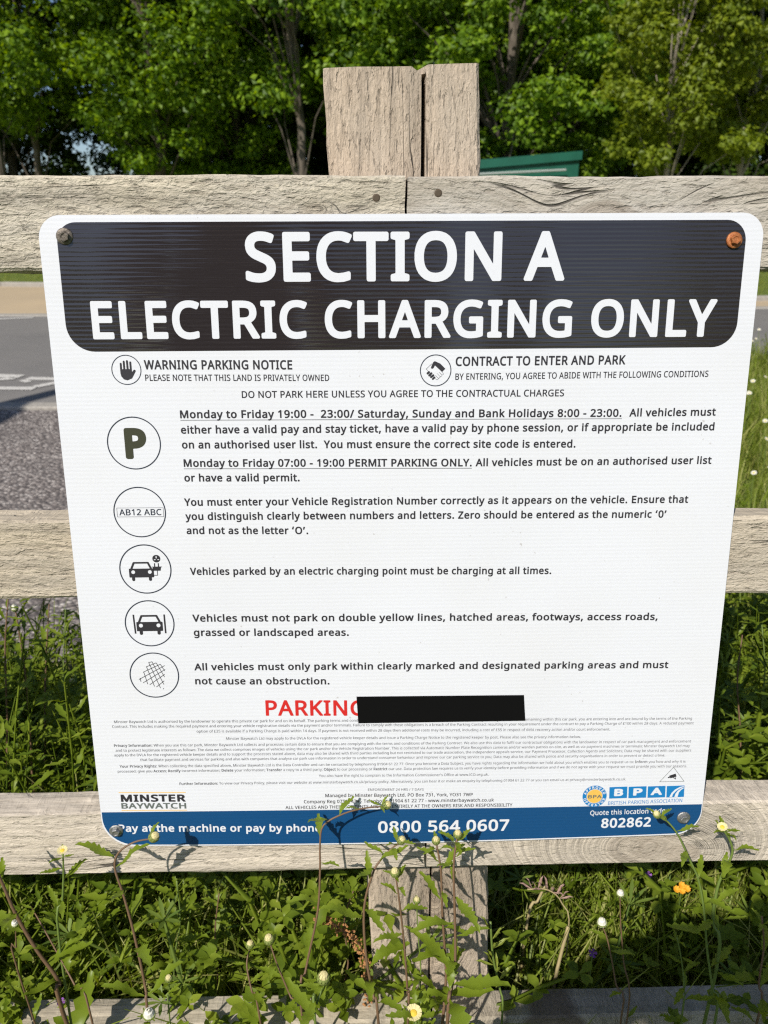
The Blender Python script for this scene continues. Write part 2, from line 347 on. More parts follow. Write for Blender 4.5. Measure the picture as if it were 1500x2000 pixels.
# capital height 480; one line per character: character, advance, outlines
GLYPHS = r"""
A 430|0,0 187,482 242,482 428,0 366,0 308,148 118,148 61,0|138,202 290,202 236,347 230,367 221,396 214,419 203,378 193,347
B 437|65,0 65,480 202,480 244,478 281,473 312,465 338,453 364,431 379,400 384,361 382,334 374,311 361,290 343,274 320,262 293,255 293,251 312,247 331,241 348,234 363,224 376,212 386,197 394,180 399,160 400,136 395,96 380,63 356,36 331,20 303,9 270,2 234,0|126,275 214,275 251,278 279,284 299,295 312,310 319,330 322,354 319,378 309,397 294,411 272,420 242,426 205,428 126,428|126,51 222,51 261,54 290,62 311,76 325,94 333,116 336,141 333,165 324,185 310,202 288,215 257,222 218,225 126,225
C 425|261,-7 226,-5 194,1 165,10 139,24 109,46 85,75 65,109 55,139 47,170 42,204 41,240 43,276 48,309 56,340 67,368 88,403 114,431 146,455 173,469 203,478 236,484 271,486 308,484 342,479 374,470 404,458 379,407 330,425 311,430 292,432 271,433 234,430 202,420 173,404 149,381 130,353 116,320 108,282 105,240 107,197 115,160 128,127 146,98 169,76 198,59 231,50 270,46 330,52 385,65 385,13 329,-2
D 491|65,0 65,480 213,480 248,478 281,473 311,464 338,453 371,432 398,406 420,374 433,346 442,315 447,282 449,244 445,187 433,138 412,96 383,61 347,35 304,15 255,4 199,0|126,52 191,52 276,64 337,99 373,159 385,242 383,287 374,326 359,358 338,383 312,403 281,417 245,425 204,428 126,428
E 374|65,0 65,480 333,480 333,426 126,426 126,277 321,277 321,224 126,224 126,53 333,53 333,0
F 349|65,0 65,480 333,480 333,426 126,426 126,257 320,257 320,203 126,203 126,0
G 489|271,-7 235,-5 202,1 172,10 145,23 114,46 88,74 67,108 56,137 48,169 43,203 41,240 43,276 48,310 58,341 71,370 87,396 107,419 129,439 155,456 185,469 217,479 252,484 289,486 316,485 341,483 366,479 389,473 411,466 433,458 410,406 352,425 331,430 309,432 286,433 245,430 210,420 178,404 152,381 131,353 116,320 107,282 104,240 106,203 112,169 123,139 137,112 157,89 181,70 210,57 245,48 285,46 338,49 379,57 379,199 273,199 273,253 439,253 439,18 413,10 387,4 361,-1 333,-4 303,-6
H 498|65,0 65,480 126,480 126,277 371,277 371,480 432,480 432,0 371,0 371,224 126,224 126,0
I 228|27,0 27,35 83,48 83,431 27,445 27,480 200,480 200,445 144,431 144,48 200,35 200,0
J 184|-3,-128 -31,-125 -52,-119 -52,-68 -30,-73 -4,-75 12,-73 28,-68 42,-59 52,-44 59,-24 62,3 62,480 122,480 122,7 118,-35 107,-69 88,-95 63,-113 32,-124
K 416|65,0 65,480 126,480 126,243 167,289 208,334 338,480 408,480 218,271 416,0 345,0 175,229 126,186 126,0
L 352|65,0 65,480 126,480 126,54 335,54 335,0
M 610|65,0 65,480 154,480 302,87 305,87 455,480 544,480 544,0 484,0 484,295 486,364 489,420 486,420 326,0 277,0 119,420 116,420 120,364 121,291 121,0
N 511|65,0 65,480 135,480 391,83 394,83 392,115 390,162 389,209 389,480 445,480 445,0 375,0 118,398 116,398 119,340 121,268 121,0
O 525|263,-7 227,-5 194,1 165,11 139,24 109,48 84,76 65,111 55,140 47,171 42,205 41,241 42,277 47,310 55,341 65,370 84,404 109,433 139,456 165,470 195,479 227,485 263,487 298,485 329,479 358,470 384,456 414,433 439,405 458,370 469,341 477,310 482,277 484,240 482,204 477,171 469,139 458,110 439,76 414,47 384,24 358,11 329,1 297,-5|263,46 301,49 333,59 361,75 382,98 399,126 410,159 417,198 420,240 417,283 410,321 399,354 382,382 361,405 334,421 301,431 263,434 225,431 193,421 165,405 143,382 126,354 114,321 107,283 105,240 107,198 114,159 126,126 143,98 165,75 192,59 225,49
P 407|65,0 65,480 192,480 236,477 273,470 304,459 329,443 353,415 367,380 372,338 370,313 364,288 354,264 340,243 320,224 294,208 263,196 225,189 181,187 126,187 126,0|126,238 174,238 216,241 250,248 276,261 295,279 306,304 310,336 306,364 296,387 280,405 257,418 225,425 187,428 126,428
Q 525|372,-114 279,-6 270,-7 263,-7 227,-5 194,1 165,11 139,24 109,48 84,76 65,111 55,140 47,171 42,205 41,241 42,277 47,310 55,341 65,370 84,404 109,433 139,456 165,470 195,479 227,485 263,487 298,485 329,479 358,470 384,456 414,433 439,405 458,370 469,341 477,310 482,277 484,240 481,198 475,159 464,123 448,91 429,62 405,38 376,20 344,5 459,-114|263,46 301,49 333,59 361,75 382,98 399,126 410,159 417,198 420,240 417,283 410,321 399,354 382,382 361,405 334,421 301,431 263,434 225,431 193,421 165,405 143,382 126,354 114,321 107,283 105,240 107,198 114,159 126,126 143,98 165,75 192,59 225,49
R 418|65,0 65,480 197,480 239,477 275,471 305,460 329,446 353,419 367,385 372,343 370,319 366,298 358,279 348,264 336,250 322,239 307,229 292,221 276,215 408,0 337,0 221,198 126,198 126,0|126,249 197,249 233,252 261,259 283,272 298,290 307,313 310,340 306,369 297,391 281,407 259,418 230,425 194,427 126,427
S 369|166,-7 140,-6 115,-4 91,-1 70,4 51,9 34,16 34,74 94,54 119,50 143,47 169,46 201,48 228,55 249,66 265,82 274,101 277,123 274,145 267,163 253,178 232,192 164,222 126,238 96,256 72,276 54,300 44,329 40,364 42,388 49,410 60,429 74,446 92,460 114,471 138,480 165,485 193,486 219,485 243,483 266,479 287,473 307,467 326,459 307,408 253,426 233,430 213,432 192,433 165,431 142,425 124,414 112,400 104,383 101,363 104,341 111,323 125,308 144,294 206,267 233,256 257,245 278,233 296,221 310,207 322,191 330,173 335,152 337,128 332,89 317,56 291,29 266,13 236,2 203,-4
T 374|156,0 156,426 7,426 7,480 366,480 366,426 217,426 217,0
U 491|243,-7 201,-4 164,5 133,21 107,42 87,68 72,98 63,133 60,171 60,480 121,480 121,169 124,133 135,102 152,78 176,60 208,49 246,46 286,50 317,61 341,80 357,106 367,135 370,169 370,480 430,480 430,169 428,137 421,107 410,80 394,55 373,34 348,16 318,4 283,-4
V 403|171,0 0,480 63,480 171,172 189,117 201,67 214,117 232,173 339,480 403,480 232,0
W 625|135,0 8,480 71,480 146,187 160,127 169,73 179,130 194,190 279,480 341,480 429,188 445,127 455,73 465,127 479,187 553,480 616,480 488,0 427,0 334,314 323,353 314,388 310,409 303,372 287,312 196,0
X 394|3,0 162,250 13,480 80,480 197,291 316,480 379,480 231,251 391,0 322,0 195,208 66,0
Y 381|160,0 160,183 0,480 66,480 190,244 315,480 380,480 220,186 220,0
Z 385|26,0 26,46 278,426 34,426 34,480 351,480 351,434 99,54 358,54 358,0
a 377|144,-7 114,-4 86,5 63,19 45,40 34,67 31,100 36,133 50,161 73,183 97,196 127,206 162,212 203,215 265,217 265,238 262,265 256,286 245,301 230,311 212,316 190,318 172,317 154,315 136,310 89,291 71,335 87,343 106,350 126,357 148,362 170,365 193,366 233,363 266,353 291,337 308,314 319,283 322,245 322,0 279,0 268,51 265,51 249,33 233,19 216,7 196,0 173,-5|158,41 187,44 212,52 234,66 251,86 261,112 264,144 264,176 211,174 171,170 140,163 118,152 103,138 95,121 92,99 97,73 110,55 132,44
b 414|228,-7 201,-5 178,0 158,9 142,20 128,32 116,46 111,46 99,0 57,0 57,510 116,510 116,386 115,344 113,312 116,312 128,327 142,339 158,351 178,359 201,364 228,366 269,361 305,345 335,319 353,293 366,261 374,223 376,180 374,137 366,99 353,67 335,40 305,14 269,-1|219,42 248,46 273,58 291,78 304,105 312,139 315,181 309,240 291,283 260,308 218,317 183,313 157,302 138,284 126,258 119,224 116,182 116,179 119,138 126,105 138,78 157,58 184,46
c 323|201,-7 171,-5 143,2 117,13 93,28 74,48 58,73 46,103 39,138 37,178 39,220 47,256 59,286 76,311 96,332 119,347 146,358 174,365 206,367 259,361 300,347 282,298 244,310 204,315 158,306 125,281 105,238 98,179 101,139 110,105 124,79 144,60 170,48 201,44 220,45 237,47 253,50 294,65 294,13 254,-2
d 414|185,-7 143,-2 107,14 77,40 60,66 47,98 39,136 37,179 39,223 47,261 60,293 78,319 108,346 144,361 185,367 211,365 234,360 254,351 270,340 285,328 297,314 301,314 299,339 297,367 297,510 356,510 356,0 308,0 300,48 297,48 285,34 271,21 254,9 234,0 211,-5|194,42 228,46 255,56 274,74 287,98 295,129 298,168 298,179 295,220 288,254 275,282 256,302 229,314 193,318 164,313 140,301 122,280 109,252 101,218 98,178 101,138 109,105 122,78 141,58 165,46
e 379|210,-7 177,-4 147,3 120,14 96,30 75,51 59,76 47,106 39,140 37,177 39,215 46,249 57,279 72,305 90,326 112,344 138,357 166,364 196,367 226,364 252,358 276,347 296,331 313,312 327,290 337,264 343,235 345,204 345,169 98,169 102,131 113,100 129,76 152,58 180,47 213,44 235,44 255,46 274,50 328,69 328,17 274,-1 255,-4 234,-6|99,216 283,216 280,244 273,269 262,290 245,306 223,315 195,318 169,315 147,306 129,291 114,271 105,245
f 232|73,0 73,314 10,314 10,342 73,362 73,383 77,425 87,458 104,483 127,500 156,510 190,514 229,510 260,502 244,455 220,462 191,465 165,460 147,446 139,430 134,409 132,383 132,360 223,360 223,314 132,314 132,0
g 414|195,-161 157,-160 123,-155 92,-148 65,-138 65,-84 93,-96 125,-105 160,-110 198,-112 227,-109 251,-100 271,-85 286,-65 295,-40 298,-11 298,3 298,27 300,48 297,48 276,24 251,7 221,-3 185,-7 142,-1 106,15 76,42 59,69 47,101 39,138 37,179 39,220 47,256 59,288 76,316 106,344 142,361 185,367 208,365 229,361 249,353 267,343 283,329 298,312 301,312 309,360 356,360 356,-6 353,-42 346,-74 334,-100 317,-122 294,-139 267,-151 233,-159|194,42 227,45 253,55 273,71 287,94 295,126 298,165 298,179 295,224 287,259 273,285 252,303 226,313 193,317 165,313 142,301 123,281 109,254 101,220 98,179 101,138 109,104 123,77 141,57 165,46
h 416|57,0 57,510 116,510 116,361 113,310 117,310 130,327 146,341 164,352 185,360 206,364 229,366 269,363 302,352 328,335 346,310 357,276 361,234 361,0 302,0 302,230 293,278 266,307 222,317 186,313 158,302 139,283 126,257 119,225 116,186 116,0
i 174|87,420 74,422 62,429 55,441 52,457 55,474 62,486 74,493 87,495 100,493 111,486 119,474 122,457 119,441 111,429 100,422|57,0 57,360 116,360 116,0
j 174|87,420 74,422 62,429 55,441 52,457 55,474 62,486 74,493 87,495 100,493 111,486 119,474 122,457 119,441 111,429 100,422|15,-161 -15,-159 -37,-153 -37,-105 -16,-110 7,-112 27,-109 43,-100 54,-83 57,-56 57,360 116,360 116,-54 113,-85 105,-111 92,-133 73,-148 47,-158
k 359|57,0 57,510 116,510 116,244 115,216 113,185 116,185 128,201 144,221 158,238 273,360 343,360 197,206 353,0 281,0 156,168 116,132 116,0
l 174|57,0 57,510 116,510 116,0
m 628|57,0 57,360 105,360 113,311 117,311 129,328 144,342 162,353 182,361 202,365 223,367 262,363 293,352 317,333 333,306 336,306 350,325 366,340 386,352 407,360 429,365 452,367 489,363 520,353 543,335 560,310 570,277 574,234 574,0 515,0 515,232 507,279 483,308 442,317 410,314 385,304 367,287 355,264 347,234 345,199 345,0 286,0 286,232 278,279 253,308 212,317 180,313 155,302 137,283 125,258 118,226 116,187 116,0
n 416|57,0 57,360 105,360 113,311 117,311 130,328 146,342 165,353 186,361 208,365 230,367 270,363 302,353 328,335 346,310 357,277 361,234 361,0 302,0 302,230 293,278 266,307 222,317 186,313 158,302 139,283 126,258 119,226 116,187 116,0
o 407|202,-7 172,-4 143,3 117,15 94,32 75,53 58,79 46,109 39,143 37,181 40,223 48,260 62,292 82,318 106,339 135,355 168,364 204,367 236,364 264,357 290,345 314,328 333,307 349,282 361,252 368,218 370,181 367,139 359,101 345,69 325,42 300,21 271,6 239,-4|203,42 237,46 263,59 283,80 298,107 306,141 309,181 306,220 298,253 283,281 263,301 236,313 203,317 169,313 143,301 123,281 109,253 101,220 98,181 101,141 109,107 123,80 143,59 170,46
p 414|57,-161 57,360 105,360 113,311 116,311 128,326 142,339 158,351 178,360 201,365 228,367 270,362 305,346 335,320 353,294 366,262 374,224 376,181 374,137 366,100 353,68 335,41 305,14 269,-1 228,-7 202,-5 179,0 159,9 142,20 128,32 116,46 112,46 115,17 116,-13 116,-161|219,42 240,44 258,50 273,60 286,74 296,90 305,110 310,132 314,155 315,181 312,220 304,253 291,280 272,301 248,313 218,317 185,314 159,303 140,286 127,262 119,231 116,192 116,181 119,140 126,106 138,78 157,58 184,46
q 414|297,-161 297,-7 298,21 300,48 296,48 285,34 270,21 254,9 234,0 210,-5 183,-7 143,-2 107,14 78,40 60,66 47,98 39,136 37,179 40,223 47,261 60,293 78,319 108,346 144,361 185,367 212,365 235,360 255,351 271,339 286,326 298,311 300,311 309,360 356,360 356,-161|195,42 228,46 255,56 274,73 287,97 295,128 298,167 298,179 295,221 287,255 275,282 256,302 228,314 193,318 164,313 140,301 122,280 108,252 101,218 98,178 101,139 109,105 122,78 141,58 165,46
r 278|57,0 57,360 105,360 112,294 115,294 128,313 143,330 160,345 179,357 201,364 225,367 247,366 267,363 260,308 241,312 221,313 203,311 186,306 169,298 154,286 141,272 131,256 123,236 118,215 116,192 116,0
s 322|148,-7 124,-6 102,-4 83,-1 66,4 50,9 35,16 35,70 87,50 107,45 128,42 149,41 176,43 198,47 214,55 229,72 234,94 233,107 227,118 217,129 200,140 146,164 86,191 71,200 58,211 48,223 40,237 36,253 34,271 38,299 51,323 72,342 99,356 132,364 169,367 191,366 211,364 231,360 284,343 264,296 216,312 200,315 183,318 165,318 143,317 124,313 110,307 95,293 91,275 93,261 99,249 111,239 129,229 183,206 242,180 263,165 279,147 288,126 291,99 287,67 274,41 253,20 224,5 189,-4
t 243|167,-7 149,-6 132,-2 115,3 100,11 87,22 77,37 68,55 63,78 62,105 62,314 11,314 11,343 62,366 86,443 121,443 121,360 225,360 225,314 121,314 121,106 123,86 128,70 137,57 155,46 177,42 205,44 228,49 228,4 201,-4
u 416|184,-7 144,-3 111,7 86,25 68,49 57,83 53,124 53,360 113,360 113,128 122,81 148,52 193,42 229,46 256,57 276,76 289,102 296,134 299,173 299,360 358,360 358,0 310,0 301,48 298,48 285,31 269,17 250,6 229,-1 207,-5
v 342|136,0 0,360 63,360 140,148 151,115 162,80 169,52 171,52 179,81 190,116 201,148 278,360 341,360 204,0
w 528|106,1 7,361 69,361 118,169 132,110 142,61 144,61 151,89 159,125 169,158 232,361 297,361 359,158 373,108 383,62 385,62 395,108 410,169 460,361 520,361 420,1 351,1 289,203 274,258 265,299 262,299 253,258 238,203 173,1
x 356|12,0 142,184 18,360 85,360 178,224 270,360 336,360 212,184 343,0 276,0 178,144 79,0
y 343|56,-161 28,-160 7,-156 7,-109 25,-111 47,-113 66,-111 83,-105 97,-95 108,-82 118,-67 127,-49 146,-1 1,360 64,360 142,155 160,104 172,57 175,57 187,101 206,156 279,360 343,360 187,-50 174,-81 157,-108 139,-131 116,-148 89,-158
z 316|26,0 26,39 220,314 38,314 38,360 285,360 285,316 94,46 289,46 289,0
0 385|191,-7 153,-3 121,10 93,30 72,59 55,95 43,137 35,186 33,240 34,278 37,313 42,344 49,373 61,407 78,435 99,458 125,474 156,484 191,487 229,483 262,471 289,450 312,422 329,386 341,344 349,296 351,240 350,203 347,169 342,137 335,108 322,74 305,45 284,23 258,6 227,-3|191,44 224,49 249,65 268,92 278,120 286,154 290,194 291,240 290,286 286,326 278,360 268,388 249,415 224,431 191,437 159,431 133,415 115,388 105,360 98,326 93,286 92,240 93,194 98,154 105,120 115,93 133,65 159,49
1 385|181,0 181,335 181,381 183,418 164,400 142,381 91,339 60,379 189,480 238,480 238,0
2 385|32,0 32,49 158,176 219,240 234,259 247,278 257,296 264,315 268,334 269,355 267,380 259,400 246,415 229,427 208,434 185,436 162,435 142,430 123,424 105,415 87,403 69,390 38,430 57,445 79,458 102,470 128,479 155,484 185,486 226,482 262,471 291,452 312,427 325,396 330,359 328,334 323,311 314,288 303,267 288,245 271,224 207,155 107,56 107,54 349,54 349,0
3 385|162,-7 137,-6 114,-4 92,-1 71,4 50,11 30,19 30,75 51,65 73,58 95,51 118,47 141,44 163,43 202,46 233,54 256,68 271,87 281,110 284,138 280,165 268,186 249,202 222,213 189,220 150,222 103,222 103,273 150,273 187,275 217,284 240,298 257,316 267,338 271,363 268,385 260,403 247,417 230,428 208,434 183,437 159,435 136,431 117,425 62,396 33,437 51,449 72,461 96,471 123,480 152,485 183,486 229,483 266,471 294,453 315,428 327,400 331,367 328,337 319,312 304,290 284,274 260,261 232,253 232,250 267,243 296,231 318,214 333,192 343,166 346,136 344,110 337,85 326,62 311,42 291,25 266,11 237,1 202,-5
4 385|244,0 244,109 14,109 14,159 240,482 301,482 301,162 371,162 371,109 301,109 301,0|72,162 244,162 244,313 245,372 247,419 244,419 231,392 216,367
5 385|167,-7 142,-6 119,-4 97,0 76,5 58,12 42,19 42,75 60,66 79,58 101,52 124,47 146,45 167,44 200,46 229,55 253,69 271,89 282,115 285,147 282,176 273,200 257,219 234,233 203,242 165,244 122,241 83,234 54,253 72,480 312,480 312,426 122,426 111,287 142,291 185,294 220,292 251,285 279,273 302,257 326,229 341,195 346,153 343,118 334,87 319,59 299,36 273,17 242,4 207,-4
6 385|200,-7 171,-4 143,3 118,16 95,34 75,57 59,86 49,111 42,139 38,170 37,205 38,239 41,273 46,307 54,339 65,369 79,397 97,423 119,444 146,462 177,475 214,484 257,486 288,485 316,480 316,430 288,436 258,438 229,436 203,431 181,422 162,411 145,397 132,380 121,361 113,341 106,318 101,295 98,270 96,244 100,244 112,259 126,272 143,284 163,293 187,298 214,300 253,296 286,283 314,262 336,233 348,197 353,154 350,119 342,87 329,60 311,36 281,12 244,-2|199,43 226,46 249,55 268,70 283,92 291,120 294,154 292,183 284,207 271,227 253,242 230,251 201,254 181,252 163,248 146,241 126,226 110,208 100,187 97,166 98,147 102,128 108,108 117,91 128,75 142,61 159,51 178,45
7 385|91,0 288,426 30,426 30,480 351,480 351,434 156,0
8 385|193,-7 157,-5 125,2 98,12 75,27 51,53 38,85 33,122 34,143 39,162 47,179 57,195 69,209 83,221 99,232 115,242 132,251 110,265 90,281 73,299 59,320 51,344 48,372 50,395 57,416 67,434 81,450 98,463 118,473 141,480 165,485 191,486 231,483 265,473 295,457 317,434 331,406 335,371 334,353 330,336 323,321 313,307 302,295 289,283 244,254 298,222 313,209 325,196 336,181 344,164 349,145 351,124 346,87 332,55 308,29 276,9 238,-3|194,277 216,287 236,299 253,312 266,328 274,347 277,369 274,390 266,407 253,421 236,431 215,437 191,439 168,437 147,431 130,421 117,407 109,390 106,369 109,347 118,328 132,312 150,299|192,40 222,43 247,51 267,63 281,80 290,100 293,124 290,146 281,165 265,182 245,196 221,210 192,222 181,226 154,213 132,199 114,183 101,165 93,145 91,122 93,100 102,80 116,63 135,51 161,43
9 385|129,-7 98,-5 69,0 69,50 87,46 106,43 128,42 157,43 183,49 205,57 224,69 240,83 254,99 265,118 274,138 280,161 285,185 288,209 289,235 285,235 274,221 260,207 243,196 222,187 199,181 171,179 133,184 99,196 72,217 50,246 38,282 34,324 36,356 42,385 53,411 67,433 85,452 106,467 130,478 157,484 187,486 216,484 244,476 269,463 292,445 312,422 328,393 337,368 344,340 348,309 349,275 348,240 345,206 340,173 332,141 322,110 307,82 289,57 267,35 240,17 208,4 171,-4|184,226 205,227 223,231 240,239 261,254 276,272 286,292 289,314 288,333 284,352 278,371 269,388 258,404 244,418 227,428 208,434 187,437 161,433 138,424 119,409 104,387 95,359 92,325 95,296 102,272 115,252 132,237 155,229
. 180|89,-9 74,-7 60,1 51,15 48,36 51,57 60,71 74,79 89,81 106,79 119,71 129,57 132,36 129,15 119,1 106,-7
, 180|28,-87 47,-3 61,78 124,78 129,71 104,-8 71,-87
: 180|89,278 74,281 60,289 51,303 48,324 51,345 60,359 74,367 89,369 106,367 119,359 129,345 132,324 129,303 119,289 106,281|89,-9 74,-7 60,1 51,15 48,36 51,57 60,71 74,79 89,81 106,79 119,71 129,57 132,36 129,15 119,1 106,-7
; 180|88,278 72,281 59,289 50,303 47,324 50,345 59,359 72,367 88,369 104,367 118,359 127,345 130,324 127,303 118,289 104,281|21,-87 34,-32 46,26 55,78 118,78 123,71 98,-8 65,-87
/ 250|7,0 185,480 243,480 64,0
- 217|27,154 27,206 189,206 189,154
' 152|57,306 44,480 107,480 94,306
( 202|126,-106 102,-76 81,-43 64,-9 51,28 40,66 33,104 28,144 27,184 28,225 33,265 40,304 51,342 64,379 81,415 102,448 126,480 181,480 159,447 140,413 124,378 110,340 100,302 93,264 88,224 87,185 88,146 93,108 100,70 110,32 124,-5 140,-40 159,-74 181,-106
) 202|21,-106 43,-74 62,-40 78,-5 91,32 101,70 109,108 113,146 115,185 113,224 109,264 101,302 91,340 78,378 61,413 42,447 20,480 76,480 100,448 120,415 137,379 151,342 161,304 169,265 173,225 175,184 173,144 169,104 161,66 151,28 137,-9 120,-43 100,-76 76,-106
@ 604|291,-60 253,-58 217,-52 185,-43 155,-30 129,-14 105,6 85,29 69,55 56,84 46,116 41,150 39,188 41,229 48,267 58,304 73,338 92,369 115,397 141,421 171,441 204,458 232,467 261,474 291,478 324,480 358,478 390,472 420,463 448,451 482,429 510,401 534,368 547,340 557,309 563,276 565,240 564,219 562,199 558,179 552,160 545,142 536,126 525,111 513,98 500,88 484,80 467,75 449,73 429,75 413,81 400,91 386,110 378,132 375,132 365,116 354,102 339,90 322,81 302,75 280,73 249,77 222,88 201,107 186,133 176,163 173,198 175,227 181,253 191,276 204,297 220,315 240,330 263,341 288,347 316,349 374,344 418,333 412,197 411,180 411,173 414,144 423,126 437,118 453,115 472,119 488,132 497,145 504,160 510,178 514,197 517,218 518,240 515,280 507,315 493,346 474,373 451,395 423,412 393,425 360,433 324,435 287,433 253,427 222,417 194,404 162,380 135,351 115,317 103,288 94,257 89,225 87,190 91,143 100,102 117,67 140,38 169,14 204,-2 244,-12 291,-15 318,-14 344,-11 369,-6 435,13 435,-32 415,-40 394,-46 370,-52 346,-56 319,-59|289,115 312,118 330,127 343,143 353,164 359,188 362,216 366,300 344,305 316,307 296,305 278,300 263,291 251,279 241,265 234,249 230,232 227,215 226,197 228,171 233,150 243,134 263,120
  175|
"""

# ------------------------------------------------------------------ fence frame: origin at the sign's top left corner, x along the rails, y up the face, z towards the viewer
CX, CD, CF = Vector((1, 0, 0)), Vector((0, -math.sin(PITCH), -math.cos(PITCH))), Vector((0, math.cos(PITCH), -math.sin(PITCH)))
def c2w(v): return CX * v[0] + CD * v[1] + CF * v[2]
_r1 = Vector((.99969, -.01166, .02184)).normalized()
_r2 = Vector((-.00105, .96856, .24876)); _r2 = (_r2 - _r1 * _r1.dot(_r2)).normalized()
_t = Vector((-.28292, -.24167, .65001))
UX, UY = c2w(_r1), -c2w(_r2); UZ = UX.cross(UY)
FO = c2w(_t) + Vector((0, 0, CAM_H))
FM = Matrix(((UX.x, UY.x, UZ.x, FO.x), (UX.y, UY.y, UZ.y, FO.y), (UX.z, UY.z, UZ.z, FO.z), (0, 0, 0, 1)))
FI = FM.inverted()
def fm(x, y, z=0.0):                       # millimetres right and down on the sign's plane -> metres
    return Vector((x / 1000, -y / 1000, z))
def seen(px, py, d):
    """point of the fence frame at distance d in front of the sign's face, on the line of sight to a photo pixel"""
    r = c2w(Vector(((px - 750) / FPX, (py - 1000) / FPX, 1)))
    o = FI @ Vector((0, 0, CAM_H)); q = FI.to_3x3() @ r
    return o + q * ((d - o.z) / q.z)

# ---- rails and posts
def beam(name, x0, x1, y0, y1, z0, z1, m, parent, axis=0, seg=70, rough=.0008, seed=0, notch=None, slope=0.0, lean=0.0, endcut=0.0):
    """squared timber with worn arrises; axis = its long direction"""
    r = np.random.default_rng(seed + 77)
    c = .0022
    if axis == 0: A0, A1, B0, B1 = x0, x1, y0, y1
    else: A0, A1, B0, B1 = y0, y1, x0, x1
    bm_ = (B0 + B1) / 2
    sec = []                                # (b, z) around
    nb, nz = 6, 3
    for i in range(nb + 1): sec.append((B0 + c + (B1 - B0 - 2 * c) * i / nb, z1))
    if notch:
        sec = []
        bn = notch
        for b in (B0 + c, B0 + (bn - B0) * .35, B0 + (bn - B0) * .7, bn - .007): sec.append((b, z1))
        sec += [(bn - .0013, z1 - .001), (bn, z1 - .04), (bn + .0013, z1 - .0005)]
        for b in (bn + .007, bn + (B1 - bn) * .5, B1 - c): sec.append((b, z1 + .0008))
    for i in range(nz + 1): sec.append((B1, z1 - c - (z1 - z0 - 2 * c) * i / nz))
    for i in range(nb + 1): sec.append((B1 - c - (B1 - B0 - 2 * c) * i / nb, z0))
    for i in range(nz + 1): sec.append((B0, z0 + c + (z1 - z0 - 2 * c) * i / nz))
    k = len(sec)
    wob = [np.convolve(r.normal(0, 1, seg + 9), np.ones(9) / 9, 'same')[:seg + 1] * rough * 2.2 for _ in range(k)]
    V = []
    for i in range(seg + 1):
        t = i / seg; a = A0 + (A1 - A0) * t
        for j, (b, z) in enumerate(sec):
            w = wob[j][i] + r.normal(0, rough * .35)
            bb, zz = b, z
            if abs(b - B0) < 1e-6: bb -= w
            elif abs(b - B1) < 1e-6: bb += w
            elif abs(z - z0) < 1e-6: zz -= w
            else: zz += w * .6
            aa = a
            if i in (0, seg): aa += (endcut * (b - bm_) if i == seg else 0) + r.normal(0, .0005)
            if notch and i == seg and abs(b - notch) < .004: aa -= .006
            if notch and 4 <= j <= 6:
                op = (.6 + .9 * t) if j != 5 else 1
                bb = notch + (bb - notch) * op + .003 * math.sin(a * 9) ; zz = z
            if axis == 0: V.append((aa, bb + slope * (aa - .3), zz))
            else: V.append((bb + lean * (aa + .2) * ((1 - .5 * max(0.0, 1 - abs(b - notch) / .05)) if notch else 1), aa, zz))
    F = []
    for i in range(seg):
        for j in range(k):
            q = (i * k + j, i * k + (j + 1) % k, (i + 1) * k + (j + 1) % k, (i + 1) * k + j)
            F.append(q if axis == 1 else q[::-1])
    V = np.array(V)
    # triangulated caps around a centre
    cen = len(V); V = np.vstack([V, V[:k].mean(0), V[seg * k:seg * k + k].mean(0)])
    T = []
    for j in range(k):
        T.append((cen, (j + 1) % k, j)); T.append((cen + 1, seg * k + j, seg * k + (j + 1) % k))
    me = mesh_np(name, V, [np.array(T), np.array(F)], False, [m])
    bmw = __import__('bmesh').new(); bmw.from_mesh(me); __import__('bmesh').ops.recalc_face_normals(bmw, faces=bmw.faces[:]); bmw.to_mesh(me); bmw.free()
    return link_mesh(name, me, None, parent)

fence = empty('post_and_rail_fence', FM @ Matrix.Translation((.318, -1.0, -.08)))
FTI = Matrix.Translation((-.318, 1.0, .08))
tag(fence, 'weathered rough sawn timber post and rail fence carrying the parking sign', 'fence')
def fpart(o):
    o.matrix_parent_inverse = Matrix.Identity(4); o.matrix_basis = FTI; return o
WR1L = wood('rail_wood_warm', 0, [(.228, .004, .008, .2)], (.64, .57, .44), (.56, .52, .46), seed=1.0, greyness=.6, rough_saw=1.7)
WR1R = wood('rail_wood_grey', 0, [(.468, -.004, .016, .45)], (.55, .49, .40), (.51, .48, .43), seed=4.0, greyness=.7)
WR2 = wood('rail_wood_pale', 0, [(-.35, -.31, .02, .8)], (.62, .53, .40), (.53, .48, .41), seed=7.0, greyness=.5, rough_saw=1.2)
WR3 = wood('rail_wood_bleached', 0, [(.545, -.612, .024, .35), (.585, -.62, .012, .5)], (.72, .63, .51), (.64, .575, .50), seed=12.0, greyness=.35, rough_saw=.7)
WR4 = wood('rail_wood_low', 0, [(.463, -.838, .022, 1.0)], (.58, .50, .38), (.50, .46, .39), seed=15.0, greyness=.5, rough_saw=.6)
WP = wood('post_wood', 1, [(.335, -.70, .02, .4)], (.56, .45, .34), (.51, .445, .365), seed=21.0, greyness=.5, rough_saw=1.0)
ZF, ZB = -.0052, -.0432
